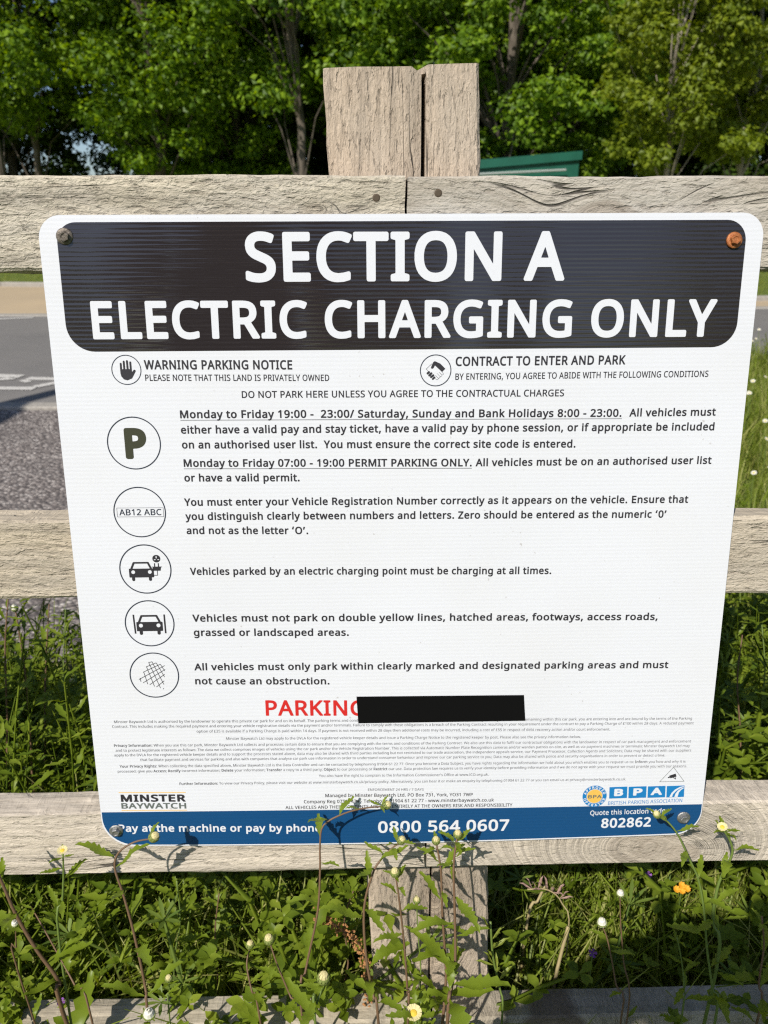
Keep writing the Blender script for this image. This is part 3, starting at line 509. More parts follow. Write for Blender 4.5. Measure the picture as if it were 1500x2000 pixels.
for (xa, xb, ya, yb, m, sl, sd) in (
        (-1.92, .3008, -.043, .031, WR1L, 0.0, 1), (.3030, 2.52, -.0445, .0300, WR1R, -.002, 2),
        (-1.92, .3120, -.3350, -.2610, WR2, -.0075, 3), (.3150, 2.52, -.3350, -.2610, WR2, -.0075, 4),
        (-1.92, .3208, -.6320, -.5600, WR3, -.002, 5), (.3232, 2.52, -.6320, -.5600, WR3, -.002, 6),
        (-1.92, .3300, -.9000, -.8235, WR4, -.004, 7), (.3325, 2.52, -.9000, -.8235, WR4, -.004, 8)):
    fpart(beam('rail', xa, xb, ya, yb, ZB, ZF, m, fence, 0, 150, .0007, sd, slope=sl))
for (pc, sd, nt) in ((.3105, 20, .3215), (-1.84, 21, None), (2.44, 22, None)):
    bx0 = pc - .0655
    fpart(beam('post', bx0, bx0 + .131, -1.22, .1215, ZB - .0765, ZB - .0015, WP, fence, 1, 90, .0008, sd, notch=nt, lean=-.0365, endcut=.035))
# nail heads sunk in the top rail
M_NAIL = plain('rusted_nail', (.10, .075, .05), .7, .4)
for (x, y) in ((276.9, -13.0), (327.9, -16.5), (270, 295), (345, 300), (282, 590), (352, 596), (285, 866), (360, 868)):
    g = Geo(); g.lathe([(.0033, -.002), (.0033, .0002), (.0022, .0005), (.0008, .0005)], 12)
    p = fm(x, y, ZF); V = np.concatenate(g.V) + np.array(p); g.V = [V]
    fpart(link_mesh('nail', g.mesh('nail', [M_NAIL]), None, fence))

# ------------------------------------------------------------------ lettering: glyph outlines, thickened with a distance field
GL = {}
for line in GLYPHS.strip('\n').split('\n'):
    head, *cs = line.split('|'); ch, ad = head[0], int(head[2:])
    GL[ch] = (ad, [np.array([[float(q) for q in p.split(',')] for p in c.split()]) for c in cs if c])
_cm = GL[','][1][0]; _cx = _cm.mean(0)
GL['\u2019'] = (180, [_cm + np.array([0, 400.])]); GL['\u2018'] = (180, [(_cx - (_cm - _cx)) + np.array([0, 400.])])
GL['\u00a3'] = (385, [np.array([(25, 0), (350, 0), (350, 55), (125, 55), (150, 110), (152, 215), (290, 215), (290, 262), (152, 262), (150, 350), (165, 405), (205, 432), (260, 435), (320, 412), (342, 460), (280, 486), (205, 488), (130, 462), (95, 400), (90, 330), (90, 262), (35, 262), (35, 215), (90, 215), (88, 120), (65, 75), (25, 52)], float)])

def sdist(cs, X, Y):
    P = np.stack([X.ravel(), Y.ravel()], 1); best = np.full(len(P), 1e18); cnt = np.zeros(len(P), int)
    for c in cs:
        A = c; B = np.roll(c, -1, 0)
        for a, b in zip(A, B):
            d = b - a; L = d @ d
            if L < 1e-9: continue
            t = np.clip(((P - a) @ d) / L, 0, 1); q = P - a - t[:, None] * d
            best = np.minimum(best, (q * q).sum(1))
            m = (a[1] > P[:, 1]) != (b[1] > P[:, 1])
            if m.any():
                xx = a[0] + (P[:, 1] - a[1]) * d[0] / (d[1] if d[1] else 1e-9)
                cnt += m & (P[:, 0] < xx)
    s = np.sqrt(best) * np.where(cnt % 2 == 1, -1, 1)
    return s.reshape(X.shape)

def contour(S_, x0, y0, h):
    """closed loops where the field crosses zero"""
    ny, nx = S_.shape; neg = S_ < 0
    code = neg[:-1, :-1] * 1 + neg[:-1, 1:] * 2 + neg[1:, 1:] * 4 + neg[1:, :-1] * 8
    nxt = {}; pos = {}
    def ep(kind, i, j):
        k = (kind, i, j)
        if k not in pos:
            a = S_[i, j]; b = S_[i, j + 1] if kind == 0 else S_[i + 1, j]
            t = a / (a - b); pos[k] = (x0 + (j + (t if kind == 0 else 0)) * h, y0 + (i + (t if kind == 1 else 0)) * h)
        return k
    # edges: B bottom(0,i,j) R(1,i,j+1) T(0,i+1,j) L(1,i,j)
    T = {1: ['BL'], 2: ['RB'], 3: ['RL'], 4: ['TR'], 5: ['BL', 'TR'], 6: ['TB'], 7: ['TL'], 8: ['LT'], 9: ['BT'], 10: ['RB', 'LT'], 11: ['RT'], 12: ['LR'], 13: ['BR'], 14: ['LB']}
    for i, j in zip(*np.nonzero((code > 0) & (code < 15))):
        E = {'B': (0, i, j), 'R': (1, i, j + 1), 'T': (0, i + 1, j), 'L': (1, i, j)}
        for s in T[int(code[i, j])]: nxt[ep(*E[s[0]])] = ep(*E[s[1]])
    loops = []
    while nxt:
        st, cur = nxt.popitem(); L = [pos[st]]
        while cur != st and cur in nxt:
            L.append(pos[cur]); cur = nxt.pop(cur)
        if len(L) > 3: loops.append(np.array(L))
    return loops

def simplify(L, tol):
    n = len(L); far = int(((L - L[0]) ** 2).sum(1).argmax())
    def rdp(a, b):
        if b - a < 2: return []
        p, q = L[a], L[b % n]; d = q - p; l = math.hypot(*d) or 1e-9
        seg = L[a + 1:b] - p; dist = abs(seg[:, 0] * d[1] - seg[:, 1] * d[0]) / l
        k = int(dist.argmax())
        if dist[k] < tol: return []
        k += a + 1
        return rdp(a, k) + [k] + rdp(k, b)
    return L[[0] + rdp(0, far) + [far] + rdp(far, n)]

def tri(loops):
    """triangles of a region bounded by loops, holes left open"""
    vs = []; es = []
    for L in loops:
        b = len(vs); vs += [Vector(p) for p in L]; es += [(b + i, b + (i + 1) % len(L)) for i in range(len(L))]
    v, e, f, _, _, _ = geometry.delaunay_2d_cdt(vs, es, [], 0, 1e-7)
    v = np.array([(p.x, p.y) for p in v]); f = np.array([q for q in f if len(q) == 3])
    c = v[f].mean(1); cnt = np.zeros(len(c), int)
    for L in loops:
        for a, b in zip(L, np.roll(L, -1, 0)):
            m = (a[1] > c[:, 1]) != (b[1] > c[:, 1])
            cnt += m & (c[:, 0] < a[0] + (c[:, 1] - a[1]) * (b[0] - a[0]) / ((b[1] - a[1]) or 1e-12))
    return v, f[cnt % 2 == 1]

_gc = {}
def glyph(ch, off, h=11, tol=1.6):
    k = (ch, off, h)
    if k in _gc: return _gc[k]
    ad, cs = GL[ch]
    if not cs: r = (ad, None, None)
    elif off == 0: r = (ad, *tri(cs))
    else:
        A = np.vstack(cs); x0, y0 = A.min(0) - off - 2.3 * h; x1, y1 = A.max(0) + off + 2.3 * h
        X, Y = np.meshgrid(np.arange(x0, x1, h), np.arange(y0, y1, h))
        Ls = [simplify(L, tol) for L in contour(sdist(cs, X, Y) - off + 1e-4, x0, y0, h)]
        r = (ad, *tri([L for L in Ls if len(L) > 2]))
    _gc[k] = r; return r

def text_mesh(name, txt, p0, p1, cap, off, z, m, h=11, track=0, tol=1.6, bold=None, shear=0.0):
    """text set from p0 to p1 (mm on the sign, baseline), capital height cap mm"""
    x = 0.0; VV = []; FF = []; n = 0; cur = off; xmin = None
    for ch in txt:
        if ch == '~': cur = bold if cur == off else off; continue
        ad, v, f = glyph(ch, cur, h, tol)
        if v is not None and len(f):
            vv = v + np.array([x, 0]); VV.append(vv); FF.append(f + n); n += len(v)
        x += ad + track + 1.4 * cur
    V = np.vstack(VV); F = np.vstack(FF)
    a, b = V[:, 0].min(), V[:, 0].max()
    ys = cap / (480 + 2 * off); p0 = np.array(p0, float); p1 = np.array(p1, float)
    X = (V[:, 0] - a) / (b - a); Yv = V[:, 1] + off
    P = p0 + X[:, None] * (p1 - p0); P[:, 1] -= Yv * ys; P[:, 0] += shear * Yv * ys
    V3 = np.stack([P[:, 0] / 1000, -P[:, 1] / 1000, np.full(len(P), z)], 1)
    return mesh_np(name, V3, [F], False, [m])

# ---- the sign's materials
def sign_mat(name, col, rough, streak, spec=.5, dirt=.0):
    n = N(name); v = n.obj(); x, y, z = n.sep(v)
    c = col
    if dirt:
        d = n.ramp(n.noise(n.vmul(v, (9, 9, 9)), 1.0, 4), [(.45, 0.0), (.8, 1.0)])
        sp = n.ramp(n.noise(v, 240, 1), [(.735, 0.0), (.76, 1.0)])
        gate = n.ramp(n.noise(v, 14, 2), [(.5, 0.0), (.6, 1.0)])
        c = n.mix(n.math('MULTIPLY', d, dirt * .5), (*col, 1), (.66, .64, .6, 1))
        c = n.mix(n.math('MULTIPLY', n.math('MULTIPLY', sp, gate), .45), c, (.33, .29, .25, 1))
    if isinstance(c, tuple): c = (*c, 1)
    n.put(n.b.inputs['Base Color'], c)
    n.b.inputs['Roughness'].default_value = rough; n.b.inputs['Specular IOR Level'].default_value = spec
    fl = n.math('SINE', n.math('MULTIPLY', y, 2 * math.pi / .0036))
    lo = n.noise(n.comb(n.math('MULTIPLY', x, 7.0), n.math('MULTIPLY', y, 260.0), 0.0), 1.0, 3, .6)
    bow = n.noise(n.comb(n.math('MULTIPLY', x, 5.0), n.math('MULTIPLY', y, 4.0), 2.0), 1.0, 1, .5)
    h = n.math('ADD', n.math('MULTIPLY', fl, .32), n.math('MULTIPLY', lo, 1.5))
    nb = n.bump(bow, .004, 1.0)
    n.put(n.b.inputs['Normal'], n.bump(h, streak, 1.0, nb)); return n.m
M_WHITE = sign_mat('white_twinwall_plastic', (.74, .755, .80), .33, .00005, .4, .35)
M_BLACK = sign_mat('glossy_black_print', (.028, .023, .024), .07, .00010, 1.0)
M_BLUE = sign_mat('blue_print', (.009, .070, .195), .22, .00006, .4)
M_INK = plain('dark_ink', (.030, .028, .034), .45)
M_FINE = plain('fine_print_ink', (.075, .075, .085), .5)
M_LETW = plain('white_print', (.74, .755, .80), .3)
M_NAVY = plain('navy_ink', (.022, .03, .05), .45)
M_RED = plain('red_ink', (.62, .022, .020), .45)
M_OLIVE = plain('olive_black_ink', (.045, .047, .026), .45)
M_LBLUE = plain('light_blue_print', (.012, .20, .50), .4)
M_GOLD = plain('gold_print', (.82, .50, .10), .45)
M_GREYI = plain('grey_green_ink', (.13, .15, .14), .45)
M_REDACT = plain('redaction_black', (.004, .004, .004), .9, spec=.1)
M_COREEDGE = plain('plastic_cut_edge', (.55, .58, .62), .5)

sign = empty('information_sign', FM)
tag(sign, 'large square white car park notice headed SECTION A ELECTRIC CHARGING ONLY, bolted across the fence', 'sign')
def rrect(x0, y0, x1, y1, r, n=10, bow=0.0):
    """rounded rectangle in mm, clockwise from the top left; r one radius or four (tl, tr, br, bl)"""
    if not hasattr(r, '__len__'): r = [r] * 4
    P = []
    for (cx, cy, a0, q) in ((x0 + r[0], y0 + r[0], 180, r[0]), (x1 - r[1], y0 + r[1], 270, r[1]), (x1 - r[2], y1 - r[2], 0, r[2]), (x0 + r[3], y1 - r[3], 90, r[3])):
        if q <= 0: P.append((cx, cy)); continue
        for i in range(n + 1):
            t = math.radians(a0 + 90 * i / n); P.append((cx + q * math.cos(t), cy + q * math.sin(t)))
    if bow:
        o = []
        for i, p in enumerate(P):
            o.append(p); q = P[(i + 1) % len(P)]
            if abs(p[1] - y1) < .01 and abs(q[1] - y1) < .01:
                o += [(p[0] + (q[0] - p[0]) * k / 12, p[1]) for k in range(1, 12)]
        P = [(x, y + (bow * math.sin(math.pi * min(1, max(0, (x - x0) / (x1 - x0)))) if y > (y0 + y1) / 2 else 0)) for x, y in o]
    return P
def slab(name, P, z0, z1, m, parent, bev=0.0, edge=None):
    """flat plate with outline P (mm)"""
    v, f = tri([np.array(P)])
    n = len(P); V = [(x / 1000, -y / 1000, z1) for x, y in v]; F3 = f.tolist()
    a = sum(P[i][0] * P[(i + 1) % n][1] - P[(i + 1) % n][0] * P[i][1] for i in range(n))
    g = Geo(); g.add(V, [tuple(t)[::-1] for t in F3])
    if z0 is not None:
        g.add([(x, y, z0) for x, y, _ in V], [tuple(t) for t in F3], 1 if edge else 0)
        R = [(x / 1000, -y / 1000, z) for z in (z0, z1) for x, y in P]
        g.add(R, [(i, (i + 1) % n, n + (i + 1) % n, n + i) for i in range(n)], 1 if edge else 0)
    me = g.mesh(name, [m, edge] if edge else [m])
    import bmesh
    b = bmesh.new(); b.from_mesh(me); bmesh.ops.remove_doubles(b, verts=b.verts[:], dist=1e-7)
    bmesh.ops.recalc_face_normals(b, faces=b.faces[:])
    if z0 is None:
        for fc in b.faces:
            if fc.normal.z < 0: fc.normal_flip()
    b.to_mesh(me); b.free()
    return link_mesh(name, me, None, parent)
slab('panel', rrect(0, 0, 600, 594, [19, 19, 26, 30], 10, 4.0), -.0042, 0.0, M_WHITE, sign, edge=M_COREEDGE)
hp = slab('header_panel', rrect(14.6, 5.6, 585.6, 109.5, [16, 17, 21, 23], 10), None, .00007, M_BLACK, sign)
hp['label'] = 'glossy near black title band across the top of the sign'
fb = slab('footer_band', [(1.0, 555.6), (200, 557.6), (401, 559.6), (599.2, 559.8)] + [p for p in rrect(1.0, 0, 599.2, 592.6, [0, 0, 26, 30], 10, 4.0) if p[1] > 561], None, .00007, M_BLUE, sign)
fb['label'] = 'dark blue pay by phone band along the bottom of the sign'

ZL = .00014
# text, start, end, cap height, thickening, material, part name
B, H2 = 22, 11
LINES = [
 ('SECTION A', (167.5, 53.2), (434.5, 53.6), 39.5, 22, M_LETW, 'title_lettering', 6),
 ('ELECTRIC CHARGING ONLY', (36.6, 99.2), (566.5, 100.6), 31.3, 22, M_LETW, 'title_lettering', 6),
 ('WARNING PARKING NOTICE', (77.4, 124.7), (203.6, 125.7), 8.0, B, M_INK, 'notice_lettering', 9),
 ('PLEASE NOTE THAT THIS LAND IS PRIVATELY OWNED', (77.5, 134.4), (235, 135.7), 5.5, 12, M_INK, 'notice_lettering', H2),
 ('CONTRACT TO ENTER AND PARK', (344, 123.9), (491.1, 123.6), 8.0, B, M_INK, 'notice_lettering', 9),
 ('BY ENTERING, YOU AGREE TO ABIDE WITH THE FOLLOWING CONDITIONS', (343.9, 135.6), (564.7, 134.8), 5.5, 12, M_INK, 'notice_lettering', H2),
 ('DO NOT PARK HERE UNLESS YOU AGREE TO THE CONTRACTUAL CHARGES', (159.2, 149.7), (439.2, 150.6), 6.0, 14, M_INK, 'notice_lettering', H2),
 ('Monday to Friday 19:00 -  23:00/ Saturday, Sunday and Bank Holidays 8:00 - 23:00.', (105, 166.8), (490.9, 169.0), 7.0, B, M_INK, 'notice_lettering', H2),
 ('All vehicles must', (497.8, 168.9), (574.5, 168.7), 7.0, B, M_INK, 'notice_lettering', H2),
 ('either have a valid pay and stay ticket, have a valid pay by phone session, or if appropriate be included', (104.8, 180.3), (574.5, 181.8), 7.0, B, M_INK, 'notice_lettering', H2),
 ('on an authorised user list.  You must ensure the correct site code is entered.', (104.8, 193.4), (451.7, 196.0), 7.0, B, M_INK, 'notice_lettering', H2),
 ('Monday to Friday 07:00 - 19:00 PERMIT PARKING ONLY.', (105.2, 209.8), (359.8, 212), 7.0, B, M_INK, 'notice_lettering', H2),
 ('All vehicles must be on an authorised user list', (363.2, 212), (574.9, 212), 7.0, B, M_INK, 'notice_lettering', H2),
 ('or have a valid permit.', (104.9, 223), (206.7, 223.9), 7.0, B, M_INK, 'notice_lettering', H2),
 ('You must enter your Vehicle Registration Number correctly as it appears on the vehicle. Ensure that', (103.3, 245.2), (557.1, 247.7), 7.0, B, M_INK, 'notice_lettering', H2),
 ('you distinguish clearly between numbers and letters. Zero should be entered as the numeric \u20180\u2019', (103.5, 258.3), (538.2, 261.4), 7.0, B, M_INK, 'notice_lettering', H2),
 ('and not as the letter \u2018O\u2019.', (103.6, 271.4), (212.9, 272.8), 7.0, B, M_INK, 'notice_lettering', H2),
 ('Vehicles parked by an electric charging point must be charging at all times.', (104.2, 310.2), (435.6, 314), 7.1, B, M_INK, 'notice_lettering', H2),
 ('Vehicles must not park on double yellow lines, hatched areas, footways, access roads,', (103.4, 355.9), (538.3, 361), 7.2, B, M_INK, 'notice_lettering', H2),
 ('grassed or landscaped areas.', (103.7, 370.1), (247.9, 372.3), 7.2, B, M_INK, 'notice_lettering', H2),
 ('All vehicles must only park within clearly marked and designated parking areas and must', (101.9, 405), (552.5, 410.4), 7.2, B, M_INK, 'notice_lettering', H2),
 ('not cause an obstruction.', (101.8, 419.4), (228.7, 421.7), 7.2, B, M_INK, 'notice_lettering', H2),
 ('PARKING', (167, 453.4), (262.0, 455.2), 16.4, 18, M_RED, 'red_lettering', 8),
 ('Managed by Minster Baywatch Ltd. PO Box 731, York, YO31 7WP', (221.8, 543.4), (368.1, 545.5), 3.7, 11, M_INK, 'small_print', 14),
 ('Company Reg 07517434 - Telephone 01904 61 22 77 - www.minsterbaywatch.co.uk', (200.4, 549.9), (389.2, 552), 3.7, 11, M_INK, 'small_print', 14),
 ('ALL VEHICLES AND THEIR CONTENTS ARE LEFT ENTIRELY AT THE OWNERS RISK AND RESPONSIBILITY', (182, 556.0), (407.9, 558.1), 3.6, 9, M_INK, 'small_print', 14),
 ('Pay at the machine or pay by phone', (16.3, 578.0), (216.4, 582.4), 8.3, 20, M_LETW, 'footer_lettering', 9),
 ('0800 564 0607', (273.7, 585.3), (405.4, 585.8), 13.2, 20, M_LETW, 'footer_lettering', 9),
 ('Quote this location code', (486.7, 570), (562.5, 568.8), 5.4, 9, M_LETW, 'footer_lettering', H2),
 ('802862', (498.6, 584.9), (549.1, 584.4), 11.0, 22, M_LETW, 'footer_lettering', 9),
 ('BRITISH PARKING ASSOCIATION', (504.1, 558.5), (578.8, 556.8), 4.0, 3, M_LBLUE, 'logo_lettering', H2),
 ('AB12 ABC', (45.0, 253.2), (82.4, 253.4), 5.7, 12, M_NAVY, 'icon_lettering', H2),
 ('P', (55.2, 202.2), (74.2, 202.2), 27.5, 40, M_OLIVE, 'icon_lettering', 8),
 ('B', (509.5, 548.6), (518.5, 548.5), 8.2, 40, M_LETW, 'logo_lettering', 9),
 ('P', (528.6, 548.4), (537.8, 548.3), 8.2, 40, M_LETW, 'logo_lettering', 9),
 ('A', (546.2, 548.2), (557.6, 548.1), 8.2, 36, M_LETW, 'logo_lettering', 9),
]
FINE = [
 ('Minster Baywatch Ltd is authorised by the landowner to operate this private car park for and on its behalf. The parking terms and conditions are set out within this notice (the \u2018Parking Contract\u2019). By parking, waiting or otherwise remaining within this car park, you are entering into and are bound by the terms of the Parking', (22, 458.4), (580.4, 465.4)),
 ('Contract. This includes making the required payment and entering your vehicle registration details via the payment and/or terminals. Failure to comply with these obligations is a breach of the Parking Contract resulting in your requirement under the contract to pay a Parking Charge of \u00a3100 within 28 days. A reduced payment', (19.7, 463.4), (582.5, 470.5)),
 ('option of \u00a325 is available if a Parking Charge is paid within 14 days. If payment is not received within 28 days then additional costs may be incurred, including a cost of \u00a355 in respect of debt recovery action and/or court enforcement.', (99.8, 470), (500.9, 475.6)),
 ('Minster Baywatch Ltd may apply to the DVLA for the registered vehicle keeper details and issue a Parking Charge Notice to the registered keeper by post. Please also see the privacy information below.', (127.6, 478.3), (472.5, 483.2)),
 ('~Privacy Information:~ When you use this car park, Minster Baywatch Ltd collects and processes certain data to ensure that you are complying with the terms and conditions of the Parking Contract. We also use this data to fulfil our contractual obligations with the landowner in respect of car park management and enforcement', (19.6, 483.8), (581.8, 490.2)),
 ('and to protect legitimate interests as follows: The data we collect comprises images of vehicles using the car park and/or the Vehicle Registration Number. This is collected via Automatic Number Plate Recognition cameras and/or warden patrols on-site, as well as via payment machines or terminals; Minster Baywatch Ltd may', (20.7, 489), (581.1, 495.2)),
 ('apply to the DVLA for the registered vehicle keeper details and to support the processes stated above, data may also be shared with third parties including but not restricted to our trade association, the independent appeals service, our Payment Processor, Collection Agents and Solicitors; Data may be shared with our suppliers', (19, 494.1), (582.8, 500.2)),
 ('that facilitate payment and services for parking and also with companies that analyse car park use information in order to understand consumer behaviour and improve our car parking service to you; Data may also be shared with police and security organisations in order to prevent or detect crime.', (43.5, 499.6), (557.3, 505.2)),
 ('~Your Privacy Rights:~ When collecting the data specified above, Minster Baywatch Ltd is the Data Controller and can be contacted by telephoning 01904 61 22 77. Once you become a Data Subject, you have rights regarding the information we hold about you which enables you to request us to: ~Inform~ you how and why it is', (23, 506.4), (578.3, 512.4)),
 ('processed; give you ~Access~; ~Rectify~ incorrect information; ~Delete~ your information; ~Transfer~ a copy to a third party; ~Object~ to our processing or ~Restrict~ our use. Data protection law requires us to verify your identity before providing information and if we do not agree with your request we must provide you with our reasons.', (20.7, 511.8), (580.2, 517.6)),
 ('You also have the right to complain to the Information Commissioner\u2019s Office at www.ICO.org.uk.', (216, 520.8), (383.2, 522.8)),
 ('~Further Information:~ To view our Privacy Policy, please visit our website at www.minsterbaywatch.co.uk/privacy-policy. Alternatively, you can hear it or make an enquiry by telephoning 01904 61 22 77 or you can email us at privacy@minsterbaywatch.co.uk.', (79.5, 526.7), (520.4, 531.0)),
 ('ENFORCEMENT 24 HRS / 7 DAYS', (264.1, 537.3), (319.1, 538.2)),
]
for (t_, a_, b_, cap_, off_, m_, nm_, h_) in LINES:
    z_ = .00020 if m_ is M_LETW else ZL
    link_mesh(nm_, text_mesh(nm_, t_, a_, b_, cap_, off_, z_, m_, h_, tol=1.0 if h_ < 8 else 1.8), None, sign)
for (t_, a_, b_) in FINE:
    link_mesh('small_print', text_mesh('small_print', t_, a_, b_, 2.75, 0, ZL, M_FINE, 16, tol=3, bold=15), None, sign)
# the managing company's logo: two shaded words between gold rules
link_mesh('logo_lettering', text_mesh('logo_lettering', 'MINSTER', (21.1, 544.3), (84.3, 545.4), 8.2, 34, ZL, M_INK, 9), None, sign)
link_mesh('logo_lettering', text_mesh('logo_lettering', 'BAYWATCH', (20.9, 551.9), (84.4, 553.2), 6.4, 24, ZL, M_GREYI, 9), None, sign)
def strip(name, a, b, w, m, z=ZL, parent=None):
    a, b = Vector(a), Vector(b); d = (b - a).normalized(); n_ = Vector((-d.y, d.x)) * w / 2
    return slab(name, [tuple(a - n_), tuple(b - n_), tuple(b + n_), tuple(a + n_)], None, z, m, parent or sign)
strip('logo_rule', (19.6, 533.9), (84.9, 535.0), .8, M_GOLD); strip('logo_rule', (20.6, 553.8), (84.9, 555.0), .8, M_GOLD)
strip('underline', (105, 168.4), (491.5, 170.6), .42, M_INK); strip('underline', (105, 211.4), (360, 213.6), .42, M_INK)
tp = slab('redaction_bar', [(254.1, 434.7), (414.9, 436.0), (417.2, 463.3), (255.5, 462.9)], .0003, .00045, M_REDACT, sign)  # redaction box, no part of the real sign, made up as a flat strip
tp['label'] = 'black redaction bar over the words after PARKING, made up as a matt strip'

def ring(name, cx, cy, r, w, m=M_NAVY, n=56, ry=None):
    ry = ry or r; w *= 1.35; g = Geo(); V = []
    for k in range(n):
        t = 2 * math.pi * k / n
        for q in (0, -w): V.append(((cx + (r + q) * math.cos(t)) / 1000, -(cy + (ry + q) * math.sin(t)) / 1000, ZL))
    g.add(V, [(2 * k, 2 * k + 1, (2 * k + 3) % (2 * n), (2 * k + 2) % (2 * n)) for k in range(n)])
    return link_mesh(name, g.mesh(name, [m]), None, sign)
for c in ((62.1, 124.9, 12.7, .55), (326.8, 127.4, 13.6, .6), (63.3, 188.2, 23.4, .75), (63.2, 250.5, 23.3, .75), (64.0, 304.0, 23.6, .8), (63.7, 356.9, 22.9, .8), (64.0, 409.2, 23.2, .8)):
    ring('icon_ring', *c)
# icons drawn as unions of rounded shapes (mm, relative to the icon's centre, y down)
def cap_(ax, ay, bx, by, r, r2=None):
    def f(X, Y):
        dx, dy = bx - ax, by - ay; t = np.clip(((X - ax) * dx + (Y - ay) * dy) / (dx * dx + dy * dy + 1e-9), 0, 1)
        return np.hypot(X - ax - t * dx, Y - ay - t * dy) - (r + (0 if r2 is None else (r2 - r) * t))
    return f
def pol_(pts, r=0.0):
    P = np.array(pts, float)
    return lambda X, Y: sdist([P], X, Y) - r
def cir_(x, y, r): return lambda X, Y: np.hypot(X - x, Y - y) - r
def icon(name, cx, cy, sc, add, sub, m, ext=24, h=.22, z=ZL):
    xs = np.arange(-ext, ext, h); X, Y = np.meshgrid(xs, xs)
    D_ = np.min([f(X, Y) for f in add], 0)
    for f in sub: D_ = np.maximum(D_, -f(X, Y))
    Ls = [simplify(L, .05) for L in contour(D_ + 1e-5, -ext, -ext, h)]; Ls = [L for L in Ls if len(L) > 2]
    v, f = tri(Ls)
    V = np.stack([(cx + v[:, 0] * sc) / 1000, -(cy + v[:, 1] * sc) / 1000, np.full(len(v), z)], 1)
    return link_mesh(name, mesh_np(name, V, [f[:, ::-1]], False, [m]), None, sign)
icon('hand_icon', 62.3, 124.9, 1.0, [cap_(-4.6, -5.2, -4.6, 3, .85), cap_(-1.9, -7.0, -1.9, 3, .85), cap_(.9, -7.4, .9, 3, .85), cap_(3.6, -6.3, 3.6, 3, .85),
     pol_([(-5.4, -.6), (4.4, -.6), (4.4, 3), (4.6, 5.4), (3.0, 7.6), (0, 8.8), (-3, 7.9), (-4.9, 5.4), (-5.4, 2.2)], .05), cap_(6.6, .9, 3.0, 6.0, 1.05, 1.6)], [], M_INK, 11, .16)
k_ = 26.4 / 1040; hs = lambda x, y: ((x - 728) * k_, (y - 720) * k_ * 1.02)
icon('handshake_icon', 326.8, 127.4, 1.0, [pol_([hs(660, 440), hs(700, 420), hs(880, 500), hs(1050, 665), hs(945, 765), hs(700, 545), hs(650, 640), hs(600, 560)], .15), cap_(*hs(670, 480), *hs(608, 622), 1.05),
     cap_(*hs(500, 775), *hs(455, 815), .95), cap_(*hs(580, 815), *hs(515, 880), 1.0), cap_(*hs(648, 880), *hs(575, 935), .95), cap_(*hs(690, 950), *hs(635, 1000), .85)], [], M_INK, 12, .15)
def pline(name, cx, cy, pts, w, m, z=ZL):
    g = Geo()
    for a, b in zip(pts[:-1], pts[1:]):
        a, b = Vector(a), Vector(b); d = (b - a).normalized(); n_ = Vector((-d.y, d.x)) * w / 2; a2 = a; b2 = b
        g.add([((cx + p.x) / 1000, -(cy + p.y) / 1000, z + .000002 * (g.n % 7)) for p in (a2 - n_, b2 - n_, b2 + n_, a2 + n_)], [(3, 2, 1, 0)])
    return g
g = pline('', 326.8, 127.4, [hs(600, 495), hs(405, 670), hs(480, 745)], .28, None)
for q in ([hs(850, 780), hs(935, 865), hs(985, 865), hs(990, 820), hs(950, 770)], [hs(780, 820), hs(880, 920), hs(920, 915), hs(945, 885)], [hs(725, 880), hs(815, 975), hs(850, 975), hs(885, 935)], [hs(715, 985), hs(765, 1028), hs(805, 1020), hs(825, 985)]):
    g2 = pline('', 326.8, 127.4, q, .28, None); g.add(np.concatenate(g2.V), [tuple(f) for f in g2.F[4]])
link_mesh('handshake_outline', g.mesh('handshake_outline', [M_INK]), None, sign)
def car_icon(cx, cy, s):
    icon('car_icon', cx, cy, s, [pol_([(-11.4, 0.2), (11.4, 0.2), (11.4, 8.0), (-11.4, 8.0)], .7), cap_(-8.2, 8, -8.2, 10.9, 1.5), cap_(8.2, 8, 8.2, 10.9, 1.5),
         pol_([(-9.9, 0.2), (-7.0, -6.4), (7.0, -6.4), (9.9, .2)], .9)], [pol_([(-7.9, -.8), (-5.9, -5.2), (5.9, -5.2), (7.9, -.8)], .35), cir_(-8.1, 3.1, 1.9), cir_(8.1, 3.1, 1.9)], M_INK, 15, .2)
car_icon(60.2, 303.8, .93); car_icon(63.5, 355.8, 1.0)
icon('plug_icon', 64.0, 304.0, 1.0, [pol_([(6.9, -1.9), (14.0, -1.9), (13.4, 1.4), (7.5, 1.4)], .25), cap_(6.2, -2.0, 14.8, -2.0, .35), cap_(8.6, -5.2, 8.6, -2, .5), cap_(12.0, -5.2, 12.0, -2, .5),
     cap_(10.6, 1.2, 10.6, 6.0, .28), cap_(10.6, 6.0, 6.2, 6.0, .28)], [], M_INK, 17, .16)
icon('socket_icon', 64.0, 304.0, 1.0, [cir_(10.6, -9.9, 3.6)], [cap_(10.5, -12.0, 10.5, -10.6, .5), cap_(8.6, -9.0, 9.5, -9.0, .42), cap_(11.8, -9.0, 12.7, -9.0, .42)], M_INK, 17, .15)
strip('bay_line', (49.3, 348.0), (50.0, 366.8), 1.5, M_INK); strip('bay_line', (77.6, 348.2), (77.8, 366.9), 1.5, M_INK)
